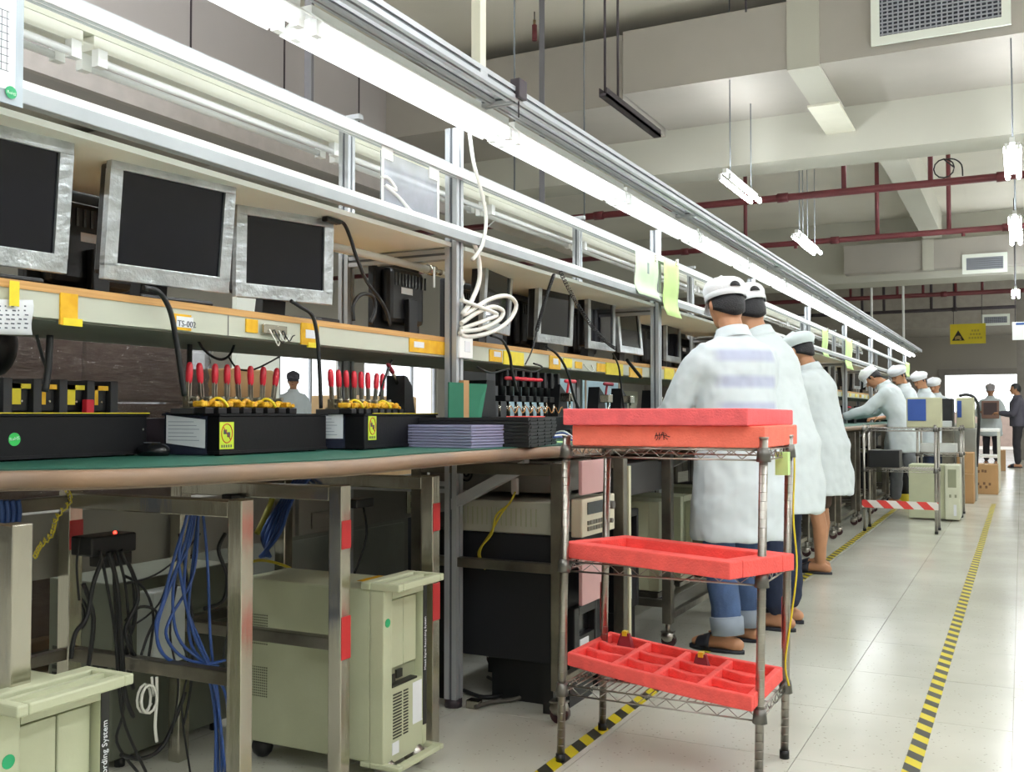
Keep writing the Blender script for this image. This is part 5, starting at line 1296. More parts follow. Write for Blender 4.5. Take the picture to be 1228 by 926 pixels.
def corner(u, v, Z): return at(u, v, Z=Z)
# two closed slabs on top
yf = 2.84
xl, xr = at(686, 520, Y=yf).x, at(917, 520, Y=yf).x; yb = at(956, 520, X=xr).y
t, f = foam('coral foam slab lying directly on the cart\'s top shelf', Vector((xl, yf, 0)), Vector((xr, yf, 0)), Vector((xr, yb, 0)), .9745, .062, foam2)
m = MB(); p = at(787, 523, Y=yf - .0012)
for i, ln in enumerate((((0, 0), (.004, .012), (.008, .002), (.003, -.003)), ((.012, .012), (.011, -.002), (.017, .006), (.02, .013)), ((.024, -.002), (.022, .013), (.032, .008), (.024, .004), (.034, -.001)), ((.0, .006), (.02, .008), (.04, .004)))):
    m.tube([p + Vector((a * 1.15 - .004, 0, b * 1.5 - .008)) for a, b in ln], .0011, 4)
m.build('pen_scribble', M('pen_black', '#3a1a20', .6), t)
yf = 2.815
xl, xr = at(675, 520, Y=yf).x, at(897, 520, Y=yf).x; yb = at(951, 500, X=xr).y
foam('pinker foam slab on top of the coral one, uppermost on the cart', Vector((xl, yf, 0)), Vector((xr, yf, 0)), Vector((xr, yb, 0)), 1.0375, .05, foam1, wave=-.004)
Zm = .6225
t, f = foam('open red foam tray on the cart\'s middle shelf', corner(672, 668, Zm), corner(875, 696, Zm), corner(953, 684, Zm), Zm, .048, foam3, cells=(1, 1), rim=.055, floor=.35)
Zb = .2425
t, f = foam('warped red foam tray with compartments on the cart\'s bottom shelf', corner(680, 808, Zb), corner(902, 858, Zb), corner(939, 822, Zb), Zb + .008, .042, foam3, cells=(4, 3), rim=.022, floor=.3, sag=.006, curl=(.018, .0, .006, .02))
for (s, tt, lab, sc_) in ((.14, .84, 'maroon wedge with a yellow flap at the back left of the bottom tray', 1), (.62, .70, 'maroon wedge with a yellow flap in the middle of the bottom tray', 1)):
    b0 = f(s, tt, .3) + Vector((0, 0, .001)); k = thing('maroon_wedge', lab, 'wedge', b0)
    m = MB(); m.loft([[b0 + Vector((dx, dy, 0)) for dx, dy in ((-.028, -.016), (.028, -.016), (.028, .016), (-.028, .016))], [b0 + Vector((dx, dy, .05)) for dx, dy in ((-.015, -.006), (.015, -.006), (.015, .008), (-.015, .008))]], smooth=False); m.build('body', maroon_m, k)
    MB().box(b0 + Vector((-.008, -.012, .042)), b0 + Vector((.008, .010, .058))).build('yellow_flap', ytape_m, k)
b0 = f(.40, .72, .3) + Vector((0, 0, .0015)); MB().box(b0 + Vector((-.03, -.015, 0)), b0 + Vector((.03, .015, .012)), bev=.002).single('maroon_chip', maroon_m, 'flat maroon piece lying in the bottom tray between the two wedges', 'foam piece')
b0 = f(.86, .70, .3) + Vector((0, 0, .0015)); MB().cyl(b0, b0 + Vector((0, 0, .003)), .014, 14).single('round_sticker', carton_m, 'small round brown sticker in the right compartment of the bottom tray', 'sticker')

# second cart with a red and white strip
X0c, X1c, Y0c, Y1c = -1.30, -.69, 9.70, 10.05
c2 = wire_cart('wire shelf cart with a red and white strip, beyond the workers', X0c, X1c, Y0c, Y1c, .97, (.945, .575), 0)
MB().box((X0c - .02, Y0c - .02, .215), (X1c + .02, Y0c - .012, .285), bev=.003).build('striped_strip', striped('red_white_tape', '#e9e4e0', '#d8433f', .17, 0, 2, 1.0, .5, .4), c2)
a, b = at(1043, 560, Y=9.85), at(1080, 560, Y=9.85)
MB().box((a.x, 9.75, .582), (b.x, 10.0, .74), bev=.006).single('black_crate', black_m, 'black crate on the middle shelf of the second cart', 'crate')
def chamber(x0, x1, y0, y1, z0, z1, label, win, mat=M('chamber_beige', '#c3c3a2', .45)):
    t = thing('test_chamber', label, 'test chamber', ((x0 + x1) / 2, y0, z0))
    MB().box((x0, y0, z0), (x1, y1, z1), bev=.008).build('case', mat, t)
    MB().box((x0 + (x1 - x0) * win[0], y0 - .006, z0 + (z1 - z0) * win[2]), (x0 + (x1 - x0) * win[1], y0 + .001, z0 + (z1 - z0) * win[3]), bev=.002).build('blue_window', M('blue_plate', '#3454a0', .35), t)
    return t
a, b = at(1087, 500, Y=9.78), at(1128, 500, Y=9.78)
chamber(a.x, b.x, 9.78, 10.02, .952, at(1100, 477, Y=9.78).z, 'beige test chamber with a square blue window on the second cart', (.04, .58, .22, .95))
# third and fourth carts, chambers and cartons behind
a = at(1100, 516, Y=11.4).x; b = at(1152, 516, Y=11.4).x
wire_cart('wire shelf cart behind the second one, holding small instruments', a, b, 11.4, 11.85, .95, (.93, .66), 0)
MB().box((b - .40, 11.5, .668), (b - .05, 11.8, .76), bev=.006).single('small_instrument', M('white_instrument', '#d9dcda', .4), 'white instrument on the middle shelf of the third cart', 'instrument')
MB().box((b - .42, 11.45, .938), (b - .1, 11.75, 1.0), bev=.006).single('small_instrument', M('white_instrument2', '#c5cbcb', .4), 'low white instrument on top of the third cart', 'instrument')
a, b = at(1129, 500, Y=13.2), at(1143, 500, Y=13.2)
t = thing('black_machine', 'tall black machine between the two beige chambers', 'machine', (a.x, 13.2, 0)); zt = at(1135, 478, Y=13.2).z
MB().box((a.x, 13.2, .9), (b.x, 13.5, zt), bev=.01).build('case', black_m, t); MB().box((a.x, 13.22, 0), (b.x, 13.48, .9)).build('stand', oldsteel_m, t)
a, b = at(1147, 500, Y=13.6), at(1168, 500, Y=13.6)
chamber(a.x, b.x, 13.6, 13.95, .9, at(1155, 477, Y=13.6).z, 'smaller beige chamber with a narrow blue window, right of the black machine', (.05, .3, .35, .9))
MB().box((a.x - .02, 13.58, 0), (b.x + .02, 14.0, .895), bev=.01).single('equipment_stand', M('stand_grey', '#8d8f88', .5), 'grey stand under the smaller beige chamber', 'stand')
m = MB().tube(catmull([at(1150, 475, Y=13.75), at(1160, 473.5, Y=13.75), at(1170, 479, Y=13.75), at(1174, 500, Y=13.75), at(1171, 560, Y=13.75)], 4), .018, 6).single('cable_bundle', rub_m, 'dark bundle of cables draped over the smaller beige chamber', 'cables', org=at(1171, 560, Y=13.75))
# beige computer on the floor
a = at(1092, 608, Z=0)
x0 = at(1133, 600, Y=10.9).x
t = thing('computer_tower', 'beige computer on the floor beneath the third cart', 'computer', (x0, 10.9, 0))
MB().box((at(1090, 600, Y=10.95).x, 10.95, .02), (x0, 11.3, .56), bev=.006).build('case', cream_m, t)
xe = at(1151, 600, Y=10.9).x
MB().box((x0 + .002, 10.90, .02), (xe, 11.3, .56), bev=.008).build('bezel', M('pale_cream', '#cfd1bb', .45), t)
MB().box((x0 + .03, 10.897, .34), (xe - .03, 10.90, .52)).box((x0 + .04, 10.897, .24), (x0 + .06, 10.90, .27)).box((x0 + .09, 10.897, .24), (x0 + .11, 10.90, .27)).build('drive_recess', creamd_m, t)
MB().box((x0 + .08, 10.895, .06), (xe - .03, 10.898, .17)).build('front_label', paper_m, t)
# floor cleaner like yellow/black bin
p = at(1085, 604, Z=0)
t = thing('yellow_bin', 'black bin with a yellow rim base behind the second cart', 'bin', p)
MB().tube([p + Vector((0, 0, z)) for z in (.0, .02, .1, .12)], [.10, .12, .12, .1], 14).build('base', M('yellow_plastic', '#d9c52e', .4), t)
MB().tube([p + Vector((0, 0, z)) for z in (.121, .2, .4, .5)], [.085, .1, .095, .07], 14).build('body', black_m, t)
# cartons
def carton(u0, u1, v0, v1, label, dep=.4, marks=False, mat=carton_m, zb=0):
    p = at((u0 + u1) / 2, v1, Z=zb); a = at(u0, v1, Y=p.y); b = at(u1, v1, Y=p.y); zt = at(u0, v0, Y=p.y).z
    t = thing('carton', label, 'carton', (p.x, p.y, zb))
    MB().box((a.x, p.y, zb), (b.x, p.y + dep, zt), bev=.006).build('body', mat, t)
    MB().box((a.x, p.y - .001, zt - .006), (b.x, p.y + .001, zt)).box(((a.x + b.x) / 2 - .02, p.y + .002, zt), ((a.x + b.x) / 2 + .02, p.y + dep - .002, zt + .001)).build('tape', M('carton_tape', '#c7a47a', .3), t)
    if marks:
        m = MB(); w_ = b.x - a.x; h_ = zt - zb
        for i, (sx_, sz) in enumerate(((.12, .72), (.3, .74), (.42, .73), (.1, .3), (.36, .32), (.6, .3), (.2, .2), (.45, .2))):
            m.box((a.x + w_ * sx_, p.y - .0015, zb + h_ * sz), (a.x + w_ * (sx_ + .1), p.y - .0005, zb + h_ * (sz + .09)))
        m.build('print', M('carton_print', '#6e4f33', .7), t)
    return t, p, a, b, zt
_, p, a, b, zt = carton(1148, 1168, 568, 604, 'lower carton of the pair beside the third cart')
MB().box((a.x, p.y, zt + .002), (b.x, p.y + .4, at(1150, 543, Y=p.y).z), bev=.006).single('carton', carton_m, 'upper carton of the pair beside the third cart', 'carton')
carton(1169, 1197, 557, 593, 'printed carton standing open at the aisle under the white table', marks=True)
carton(1197, 1206, 540, 565, 'small far carton behind the printed one', mat=M('carton2', '#a8845e', .8))
# white table with shelf
a = at(1166, 520, Y=15.3); b = at(1199, 520, Y=15.3)
t = thing('white_table', 'white topped trolley table in front of the man holding a box', 'table', (a.x, 15.3, 0))
MB().box((a.x, 15.3, .83), (b.x, 15.9, .87), bev=.006).build('top', white_m, t)
for x in (a.x + .02, b.x - .02):
    for y in (15.33, 15.87): MB().box((x - .015, y - .015, 0), (x + .015, y + .015, .83)).build('leg', M('cream_leg', '#d8d8c8', .4), t)
for z in (.47, .18): MB().box((a.x + .036, 15.32, z), (b.x - .036, 15.88, z + .03)).build('shelf', white_m, t)
for k in range(4):
    MB().box((a.x - .55, 17.6 + 1.1 * k, 0), (a.x - .15, 18.3 + 1.1 * k, .8 + .1 * (k % 2)), bev=.01).single('equipment_stand', M('stand_grey', '#8d8f88', .5), 'grey equipment stand behind the white table', 'stand', 'grey stands behind the white table')
# yellow warning sign
Ys = 27.0
a = at(1139.5, 413, Y=Ys); b = at(1182, 387.5, Y=Ys)
t = thing('warning_sign', 'yellow static warning sign with a black triangle hanging at the end of the hall', 'sign', ((a.x + b.x) / 2, Ys, a.z))
MB().box((a.x, Ys, a.z), (b.x, Ys + .02, b.z)).build('board', M('sign_yellow', '#ead52a', .5, var=.02), t)
W_ = b.x - a.x; H_ = b.z - a.z; cx = a.x + W_ * .23; z0 = a.z + H_ * .17; tw = W_ * .18
m = MB(); m.poly([(cx - tw, Ys - .003, z0), (cx + tw, Ys - .003, z0), (cx, Ys - .003, z0 + H_ * .52)], (0, .002, 0)); m.build('triangle', M('sign_black', '#1c1a12', .6), t)
m = MB(); m.ball((cx, Ys - .005, z0 + H_ * .16), (tw * .42, .003, H_ * .09), 10, 6); m.box((cx - tw * .5, Ys - .007, z0 + H_ * .05), (cx - tw * .25, Ys - .004, z0 + H_ * .2)).box((cx + tw * .2, Ys - .007, z0 + H_ * .02), (cx + tw * .5, Ys - .004, z0 + H_ * .1)); m.build('hand_mark', M('sign_tan', '#b99f5c', .6), t)
m = MB()
for j, (l, n) in enumerate(((.78, 3), (.60, 4), (.42, 5))):
    for i in range(n): xx = a.x + W_ * (.52 + .4 * (i + (5 - n) / 2) / 5); m.box((xx, Ys - .003, a.z + H_ * (l - .18)), (xx + W_ * .055, Ys - .001, a.z + H_ * (l - .08)))
m.build('characters', M('sign_ochre', '#c3ad33', .6), t)
for x in (a.x + .08, b.x - .08): MB().cyl((x, Ys + .01, b.z), (x, Ys + .01, 3.5 if False else ZC), .008, 5).build('wire', darkm, t)
a = at(1214, 408, Y=20); b = at(1232, 386, Y=20)
t = thing('white_sign', 'pale hanging board cut by the right edge', 'sign', (a.x, 20, a.z))
MB().box((a.x, 20, a.z), (b.x + .2, 20.03, b.z), bev=.004).build('board', white_m, t)
MB().box((a.x + .06, 19.995, b.z - .05), (a.x + .2, 20.0, b.z - .01)).build('blue_mark', blue_m, t)
for x in (a.x + .05, b.x + .1): MB().cyl((x, 20.015, b.z), (x, 20.015, ZC), .008, 5).build('wire', darkm, t)
# white drop poles over the rail
for u, lab in ((1083, 'white pole dropping from the ceiling at the far end of the rail'), (1045, 'white pole dropping from the ceiling left of the farther one')):
    q = at(u, 345, Y=22.6); MB().cyl((q.x, q.y, 2.2), (q.x, q.y, ZC), .025, 8).single('drop_pole', white_m, lab, 'pole')

# ================================================================== PEOPLE
def person(label, loc, rotz, h=1.70, lean=0, head=(0, 0), hands=((-.15, .36, 1.03), (.15, .36, 1.03)), elbows=None, feet=None, coat='long', hem=.52, legs='jeans', cap='work', coat_mat=None, tr_mat=None, vox=.010, spread=0, cap_mat=None, twist=0, stoop=0, face=True, armw=1.0, group=None, flare=0):
    """local frame: faces +Y, right hand at +X, origin on the floor"""
    s = h / 1.70
    root = thing('person', label, 'person', loc, rotz, group)
    root.scale = (s, s, s)
    hip = Vector((0, -.02, .93))
    def bend(p):
        p = Vector(p); k = max(0, min(1, (p.z - .88) / .35)); k = k * k * (3 - 2 * k)
        q = p.copy()
        if k > 0:
            M_ = Matrix.Rotation(-lean * k, 3, 'X'); q = M_ @ (p - hip) + hip
            k2 = max(0, min(1, (p.z - 1.1) / .3)); q = Matrix.Rotation(twist * k2, 3, 'Z') @ q
        return q
    nk = Vector((0, 0, 1.45))
    HR = Matrix.Rotation(head[0], 3, 'Z') @ Matrix.Rotation(-head[1], 3, 'X')
    def hd(p):
        p = Vector(p); k = max(0, min(1, (p.z - 1.42) / .09)); q = Matrix.Rotation(head[0] * k, 3, 'Z') @ (Matrix.Rotation(-head[1] * k, 3, 'X') @ (p - nk)) + nk
        M_ = Matrix.Rotation(-lean, 3, 'X'); q = M_ @ (q - hip) + hip
        return Matrix.Rotation(twist, 3, 'Z') @ q
    def xf(m, f):
        for v in m.bm.verts: v.co = f(v.co)
        return m
    def absorb(m, m2):
        t = bpy.data.meshes.new('tmp'); m2.bm.to_mesh(t); m.bm.from_mesh(t); bpy.data.meshes.remove(t); m2.bm.free()
    def torso(m, rows):
        n = 24
        m.loft([[Vector((cx + rx * math.copysign(abs(math.cos(2 * PI * k / n)) ** .9, math.cos(2 * PI * k / n)), cy + ry * math.sin(2 * PI * k / n), z)) for k in range(n)] for (z, rx, ry, cx, cy) in rows])
    feet = feet or ((-.10, 0, 0), (.10, 0, 0))   # x, y, yaw
    # ---- body
    body = MB(); b = MB()
    torso(b, [(.80, .10, .08, 0, 0), (.86, .15, .105, 0, -.01), (.94, .168, .118, 0, -.015), (1.02, .148, .10, 0, -.005), (1.12, .145, .10, 0, 0), (1.25, .160, .11, 0, 0), (1.31, .16, .10, 0, -.005), (1.35, .13, .08, 0, -.01), (1.39, .085, .06, 0, -.01), (1.42, .06, .05, 0, -.01)])
    xf(b, bend); absorb(body, b)
    b = MB(); b.limb([(0, -.02, 1.40), (0, -.008, 1.47), (0, .008, 1.54)], [.058, .054, .054])
    b.ball((0, .012, 1.60), (.076, .096, .108), 20, 14); b.ball((0, .045, 1.545), (.056, .058, .055), 16, 10)
    b.limb([(0, .10, 1.605), (0, .122, 1.578)], [.009, .014], 8); b.ball((0, .098, 1.548), (.024, .012, .008), 10, 6); b.ball((0, .088, 1.512), (.024, .018, .018), 10, 6)
    for q in (-1, 1): b.ball((q * .078, .005, 1.592), (.011, .020, .031), 8, 6); b.ball((q * .032, .098, 1.615), (.020, .008, .006), 8, 4)
    xf(b, hd); absorb(body, b)
    sh_ = [bend((q * .168, -.01, 1.345)) for q in (-1, 1)]
    arms = []
    for i, q in enumerate((-1, 1)):
        w_ = Vector(hands[i]); S_ = sh_[i]
        if elbows and elbows[i]: E_ = Vector(elbows[i])
        else:
            mid = (S_ + w_) / 2; L1, L2 = .285, .26; d = (w_ - S_).length; d = min(d, L1 + L2 - .005)
            hh = math.sqrt(max(0, L1 * L1 - (d / 2) ** 2)); ax = (w_ - S_).normalized(); out = Vector((q * .55, -.35, -.8)); out = (out - ax * out.dot(ax)).normalized(); E_ = mid + out * hh
        arms.append((S_, E_, w_))
        body.limb([S_ - Vector((0, 0, .01)), (S_ + E_) / 2, E_], [.045, .044, .040]); body.limb([E_, (E_ * .65 + w_ * .35), w_], [.040, .038, .026])
        fd = (w_ - E_).normalized(); side = fd.cross(Vector((0, 0, 1))).normalized() * (1 if q > 0 else -1); dn = fd.cross(side).normalized(); dn = dn if dn.z < 0 else -dn
        pc = w_ + fd * .05
        body.limb([w_ + fd * .005, w_ + fd * .04 - side * .0, pc + fd * .025], [.024, .030, .028]);
        body.limb([w_ + fd * .03 + side * .018, pc + side * .022 + fd * .02], [.018, .016], 8); body.limb([w_ + fd * .03 - side * .018, pc - side * .024 + fd * .02], [.018, .015], 8)
        for j, ln in enumerate((.066, .074, .069, .054)):
            o = pc + fd * .025 - side * (.030 - .0195 * j) * 1.0
            p1 = o + fd * ln * .42 + dn * .008; p2 = p1 + (fd * .72 + dn * .55).normalized() * ln * .33; p3 = p2 + (fd * .45 + dn * .85).normalized() * ln * .27
            body.limb([o, p1, p2, p3], [.0092, .0088, .0082, .0072], 8)
        o = w_ + fd * .025 - side * .026; body.limb([o, o - side * .022 + fd * .028 + dn * .008, o - side * .026 + fd * .055 + dn * .014], [.012, .0105, .0088], 8)
    knees = []
    for i, q in enumerate((-1, 1)):
        fx, fy, fyaw = feet[i]; A = Vector((fx, fy, .085)); H_ = Vector((q * .092, -.015, .90))
        fo = Matrix.Rotation(fyaw, 3, 'Z') @ Vector((0, 1, 0))
        K = (A + H_) / 2 + fo * .03; K.z = .49; knees.append((H_, K, A, fo))
        g_ = 1 if legs == 'shorts' else .8; body.limb([H_, (H_ + K) / 2, K], [.080 * g_, .070 * g_, .054 * g_]); body.limb([K, K * .6 + A * .4 - fo * .02 * (g_ == 1), A], [.054 * g_, .052 * g_, .036])
        a0 = Vector((A.x, A.y, 0)); sd = fo.cross(Vector((0, 0, 1)))
        body.limb([a0 - fo * .045 + Vector((0, 0, .038)), a0 + fo * .03 + Vector((0, 0, .045)), a0 + fo * .11 + Vector((0, 0, .035)), a0 + fo * .155 + Vector((0, 0, .029))], [.032, .036, .034, .024])
        for j in range(5): o = a0 + fo * (.150 - .006 * j) + sd * (-q) * (.022 - .012 * j) + Vector((0, 0, .026)); body.limb([o, o + fo * (.034 - .004 * j) - Vector((0, 0, .004))], [.0105 - .0008 * j, .009 - .0008 * j], 8)
    bo = body.build('body', skin_m, root, world=False)
    r = bo.modifiers.new('skin', 'REMESH'); r.mode = 'VOXEL'; r.voxel_size = vox * .8; r.use_smooth_shade = True
    q_ = bo.modifiers.new('soft', 'SMOOTH'); q_.factor = .5; q_.iterations = 2
    # ---- face details and hair
    if face:
        m = MB()
        for q in (-1, 1): m.ball((q * .031, .0985, 1.602), (.013, .006, .0065), 10, 6)
        xf(m, hd).build('eyes', M('eye_dark', '#221a18', .25), bo, world=False)
        m = MB()
        for q in (-1, 1): m.ball((q * .033, .1005, 1.622), (.019, .004, .0035), 8, 4)
        xf(m, hd).build('eyebrows', hair_m, bo, world=False)
        m = MB(); m.ball((0, .108, 1.546), (.021, .006, .006), 10, 6); xf(m, hd).build('lips', M('lips', '#8e4f48', .45), bo, world=False)
    m = MB(); n = 28; rings = []
    for j in range(9):
        a = j / 8; ring = []
        for k in range(n):
            an = 2 * PI * k / n; back = .5 - .5 * math.sin(an)     # 1 at the back
            low = 1.625 - .108 * back ** 1.2 if back > .32 else 1.66
            z = low + (1.716 - low) * a; rr = math.sqrt(max(0, 1 - ((z - 1.60) / .121) ** 2))
            rr = max(rr, .60 if a < .3 else .12)
            ring.append(Vector((.084 * rr * math.cos(an), .010 + .103 * rr * math.sin(an), z)))
        rings.append(ring)
    m.loft(rings); xf(m, hd).build('hair', hair_m, root, world=False)
    # ---- cap
    if cap != 'none':
        cm = cap_mat or cap_m; m = MB(); rings = []; n = 36
        big = cap == 'bouffant'
        for j in range(11):
            a = j / 10; ring = []
            for k in range(n):
                an = 2 * PI * k / n; c_, s_ = math.cos(an), math.sin(an)
                base = 1.640 - (.012 * (s_ < 0) * -s_) + (.012 if s_ > 0 else 0) * s_
                arch = 0
                if cap == 'work' and s_ < -.86: arch = .0
                if big: prof = [1.0, 1.07, 1.16, 1.2, 1.2, 1.15, 1.05, .9, .68, .4, .1][j]; z = base - .012 + (.118 * (1 - (1 - a) ** 1.15))
                else: prof = [1.0, 1.03, 1.06, 1.07, 1.05, 1.0, .92, .79, .60, .36, .08][j]; z = base + .105 * (1 - (1 - a) ** 1.25)
                wv = 1 + .012 * math.sin(an * 9 + j) * (a > .1)
                ring.append(Vector((.092 * prof * wv * c_, .006 + .109 * prof * wv * s_, z)))
            rings.append(ring)
        m.loft(rings); co = xf(m, hd).build('cap', cm, root, world=False)
        m = MB(); rings = []
        for z_, r_ in ((1.622, 1.00), (1.622, 1.03), (1.645, 1.04), (1.652, 1.02)):
            rings.append([Vector((.092 * r_ * math.cos(2 * PI * k / n), .006 + .109 * r_ * math.sin(2 * PI * k / n), z_ - .010 * max(0, -math.sin(2 * PI * k / n)) + .010 * max(0, math.sin(2 * PI * k / n)))) for k in range(n)])
        m.loft(rings, cap=False); xf(m, hd).build('cap_band', cm, co, world=False)
        if not big:
            m = MB(); G = []
            for j in range(5):
                e = 1 + .52 * j / 4; G.append([Vector((.088 * math.sin(a_ * PI / 180) * (1 + .02 * j), .006 + .104 * math.cos(a_ * PI / 180) * e, 1.645 - .010 * j - .012 * (abs(a_) / 60) ** 2)) for a_ in range(-60, 61, 12)])
            m.sheet(G, .003); xf(m, hd).build('cap_peak', cm, co, world=False)
            m = MB(); P = []
            pts = [(a_, 0) for a_ in range(-14, 15, 4)]
            lo_ = []; hi_ = []
            for a_ in range(-15, 16, 2):
                an = math.radians(-90 + a_ * 1.0); rr = 1.10
                x_, y_ = .092 * rr * math.cos(an), .006 + .109 * rr * math.sin(an)
                lo_.append(Vector((x_, y_, 1.646))); hi_.append(Vector((x_ * .99, y_ * .985 , 1.647 + .024 * math.sqrt(max(0, 1 - (a_ / 15.2) ** 2)))))
            m.loft([lo_, hi_], close=False, cap=False); m.th = .002; xf(m, hd).build('cap_opening', hair_m, co, world=False)
    # ---- trousers
    if legs:
        tm = tr_mat or jean_m; m = MB()
        b = MB(); torso(b, [(.80, .12, .10, 0, -.01), (.90, .182, .130, 0, -.015), (.98, .168, .118, 0, -.01), (1.02, .155, .108, 0, -.005)]); xf(b, bend); absorb(m, b)
        for (H_, K, A, fo) in knees:
            if legs == 'jeans': end = A + (K - A) * .10; m.limb([H_, (H_ + K) / 2, K], [.102, .090, .075]); m.limb([K, (K + end) / 2, end], [.075, .070, .064])
            else: end = K + Vector((0, 0, -.02)); m.limb([H_, (H_ + K) / 2, end], [.10, .088, .072])
        tr = m.build('trousers' if legs == 'jeans' else 'shorts', tm, root, world=False)
        r = tr.modifiers.new('cloth', 'REMESH'); r.mode = 'VOXEL'; r.voxel_size = vox * 1.3; r.use_smooth_shade = True
        tx = bpy.data.textures.get('folds') or bpy.data.textures.new('folds', 'CLOUDS'); tx.noise_scale = .09
        dsp = tr.modifiers.new('folds', 'DISPLACE'); dsp.texture = tx; dsp.strength = .02; dsp.mid_level = .5
        if spread:
            for (H_, K, A, fo) in knees:
                m = MB(); c = A + (K - A) * .10; ax = (K - A).normalized()
                m.tube([c - ax * .045, c - ax * .047, c + ax * .03, c + ax * .035], [.060, .073, .076, .066], 20); m.build('rolled_cuff', cuff_m, tr, world=False)
    # ---- sandals
    for (H_, K, A, fo) in knees:
        a0 = Vector((A.x, A.y, 0)); sd = fo.cross(Vector((0, 0, 1)))
        sn = MB(); n = 24; ring = []
        for k in range(n):
            an = 2 * PI * k / n; yy = math.cos(an) * .135 + .055; xx = math.sin(an) * (.044 + .008 * math.cos(an)); ring.append(a0 + fo * yy + sd * xx)
        sn.loft([[p for p in ring], [p + Vector((0, 0, .016)) for p in ring]]); so = sn.build('sandal', sandal_m, root, world=False)
        G = []
        for j in range(4):
            yy = .075 + .022 * j; G.append([a0 + fo * yy + sd * (.046 * math.cos(a)) + Vector((0, 0, .014 + (.066 - .008 * j) * math.sin(a))) for a in [i * PI / 8 for i in range(9)]])
        st = MB(); st.sheet(G, .004); st.build('strap', sandal_m, so, world=False)
    # ---- coat
    if coat:
        cm = coat_mat or cotton_m; m = MB(); b = MB()
        fl = flare
        z0 = hem if coat == 'long' else .84
        rows = []
        def row(z, rx, ry, cy=0): rows.append((z, rx, ry, 0, cy))
        if coat == 'long':
            row(z0, .222 + fl, .185 + fl * .6, -.005 + .0); row(z0 + .02, .226 + fl, .19 + fl * .6); row((z0 + .9) / 2, .222 + fl * .5, .185 + fl * .3); row(.9, .212, .172, -.01)
        else: row(z0, .198, .155, -.005); row(.92, .198, .155, -.01)
        row(1.02, .196, .150); row(1.12, .194, .146); row(1.24, .205, .148); row(1.31, .212, .138, -.005); row(1.355, .205, .12, -.01); row(1.395, .165, .10, -.012); row(1.43, .105, .08, -.01); row(1.455, .068, .066, -.006)
        torso(b, rows)
        xf(b, bend); absorb(m, b)
        for i, (S_, E_, w_) in enumerate(arms):
            fd = (w_ - E_).normalized(); m.limb([S_ + Vector((0, 0, -.005)), (S_ + E_) / 2, E_], [.068 * armw, .074 * armw, .068 * armw]); m.tube([E_ - fd * .03, E_, (E_ + w_) / 2, w_ - fd * .012], [.05, .068 * armw, .06 * armw, .044], 14)
        ct_ = m.build('coat' if coat == 'long' else 'shirt', cm, root, world=False)
        r = ct_.modifiers.new('cloth', 'REMESH'); r.mode = 'VOXEL'; r.voxel_size = vox * 1.25; r.use_smooth_shade = True
        tx = bpy.data.textures.get('drape') or bpy.data.textures.new('drape', 'CLOUDS'); tx.noise_scale = .16
        dsp = ct_.modifiers.new('drape', 'DISPLACE'); dsp.texture = tx; dsp.strength = .036; dsp.mid_level = .5
        tx = bpy.data.textures.get('crease') or bpy.data.textures.new('crease', 'CLOUDS'); tx.noise_scale = .055; tx.noise_depth = 1
        dsp = ct_.modifiers.new('crease', 'DISPLACE'); dsp.texture = tx; dsp.strength = .007; dsp.mid_level = .5
        q_ = ct_.modifiers.new('soft', 'SMOOTH'); q_.factor = .5; q_.iterations = 3
        m = MB(); rings = []; n = 24
        for (z, k_) in ((1.42, 1.25), (1.452, 1.05), (1.472, .98), (1.468, .90)):
            rings.append([Vector((.075 * k_ * math.cos(2 * PI * i / n), -.006 + .075 * k_ * math.sin(2 * PI * i / n), z + .012 * max(0, -math.sin(2 * PI * i / n)))) for i in range(n)])
        m.loft(rings, cap=False); xf(m, bend).build('collar', cm, ct_, world=False)
        m = MB(); P = [bend((0, -.155 - (.02 if z < 1 else .0) + (z - 1.3) * .2 * (z > 1.3), z)) for z in (1.40, 1.3, 1.2, 1.1, 1.0, .9, .75, .62)]
    return root

sheer = bpy.data.materials.new('sheer_coat'); sheer.use_nodes = True; N = sheer.node_tree.nodes; L_ = sheer.node_tree.links; b = N['Principled BSDF']
tc = N.new('ShaderNodeTexCoord'); sp = N.new('ShaderNodeSeparateXYZ'); L_.new(tc.outputs['Object'], sp.inputs[0])
wv = N.new('ShaderNodeMath'); wv.operation = 'SINE'; mu = N.new('ShaderNodeMath'); mu.operation = 'MULTIPLY_ADD'; mu.inputs[1].default_value = 2 * PI / .12; mu.inputs[2].default_value = .6
L_.new(sp.outputs[2], mu.inputs[0]); L_.new(mu.outputs[0], wv.inputs[0])
cr = N.new('ShaderNodeValToRGB'); cr.color_ramp.elements[0].position = .3; cr.color_ramp.elements[1].position = .85
mr = N.new('ShaderNodeMapRange'); mr.inputs['From Min'].default_value = -1; L_.new(wv.outputs[0], mr.inputs['Value']); L_.new(mr.outputs[0], cr.inputs[0])
band = N.new('ShaderNodeMapRange'); band.interpolation_type = 'SMOOTHSTEP'; band.inputs['From Min'].default_value = 1.0; band.inputs['From Max'].default_value = 1.08; L_.new(sp.outputs[2], band.inputs['Value'])
b2_ = N.new('ShaderNodeMapRange'); b2_.inputs['From Min'].default_value = 1.41; b2_.inputs['From Max'].default_value = 1.37; L_.new(sp.outputs[2], b2_.inputs['Value']); m3_ = N.new('ShaderNodeMath'); m3_.operation = 'MULTIPLY'; L_.new(band.outputs[0], m3_.inputs[0]); L_.new(b2_.outputs[0], m3_.inputs[1])
ml = N.new('ShaderNodeMath'); ml.operation = 'MULTIPLY'; L_.new(cr.outputs[0], ml.inputs[0]); L_.new(m3_.outputs[0], ml.inputs[1])
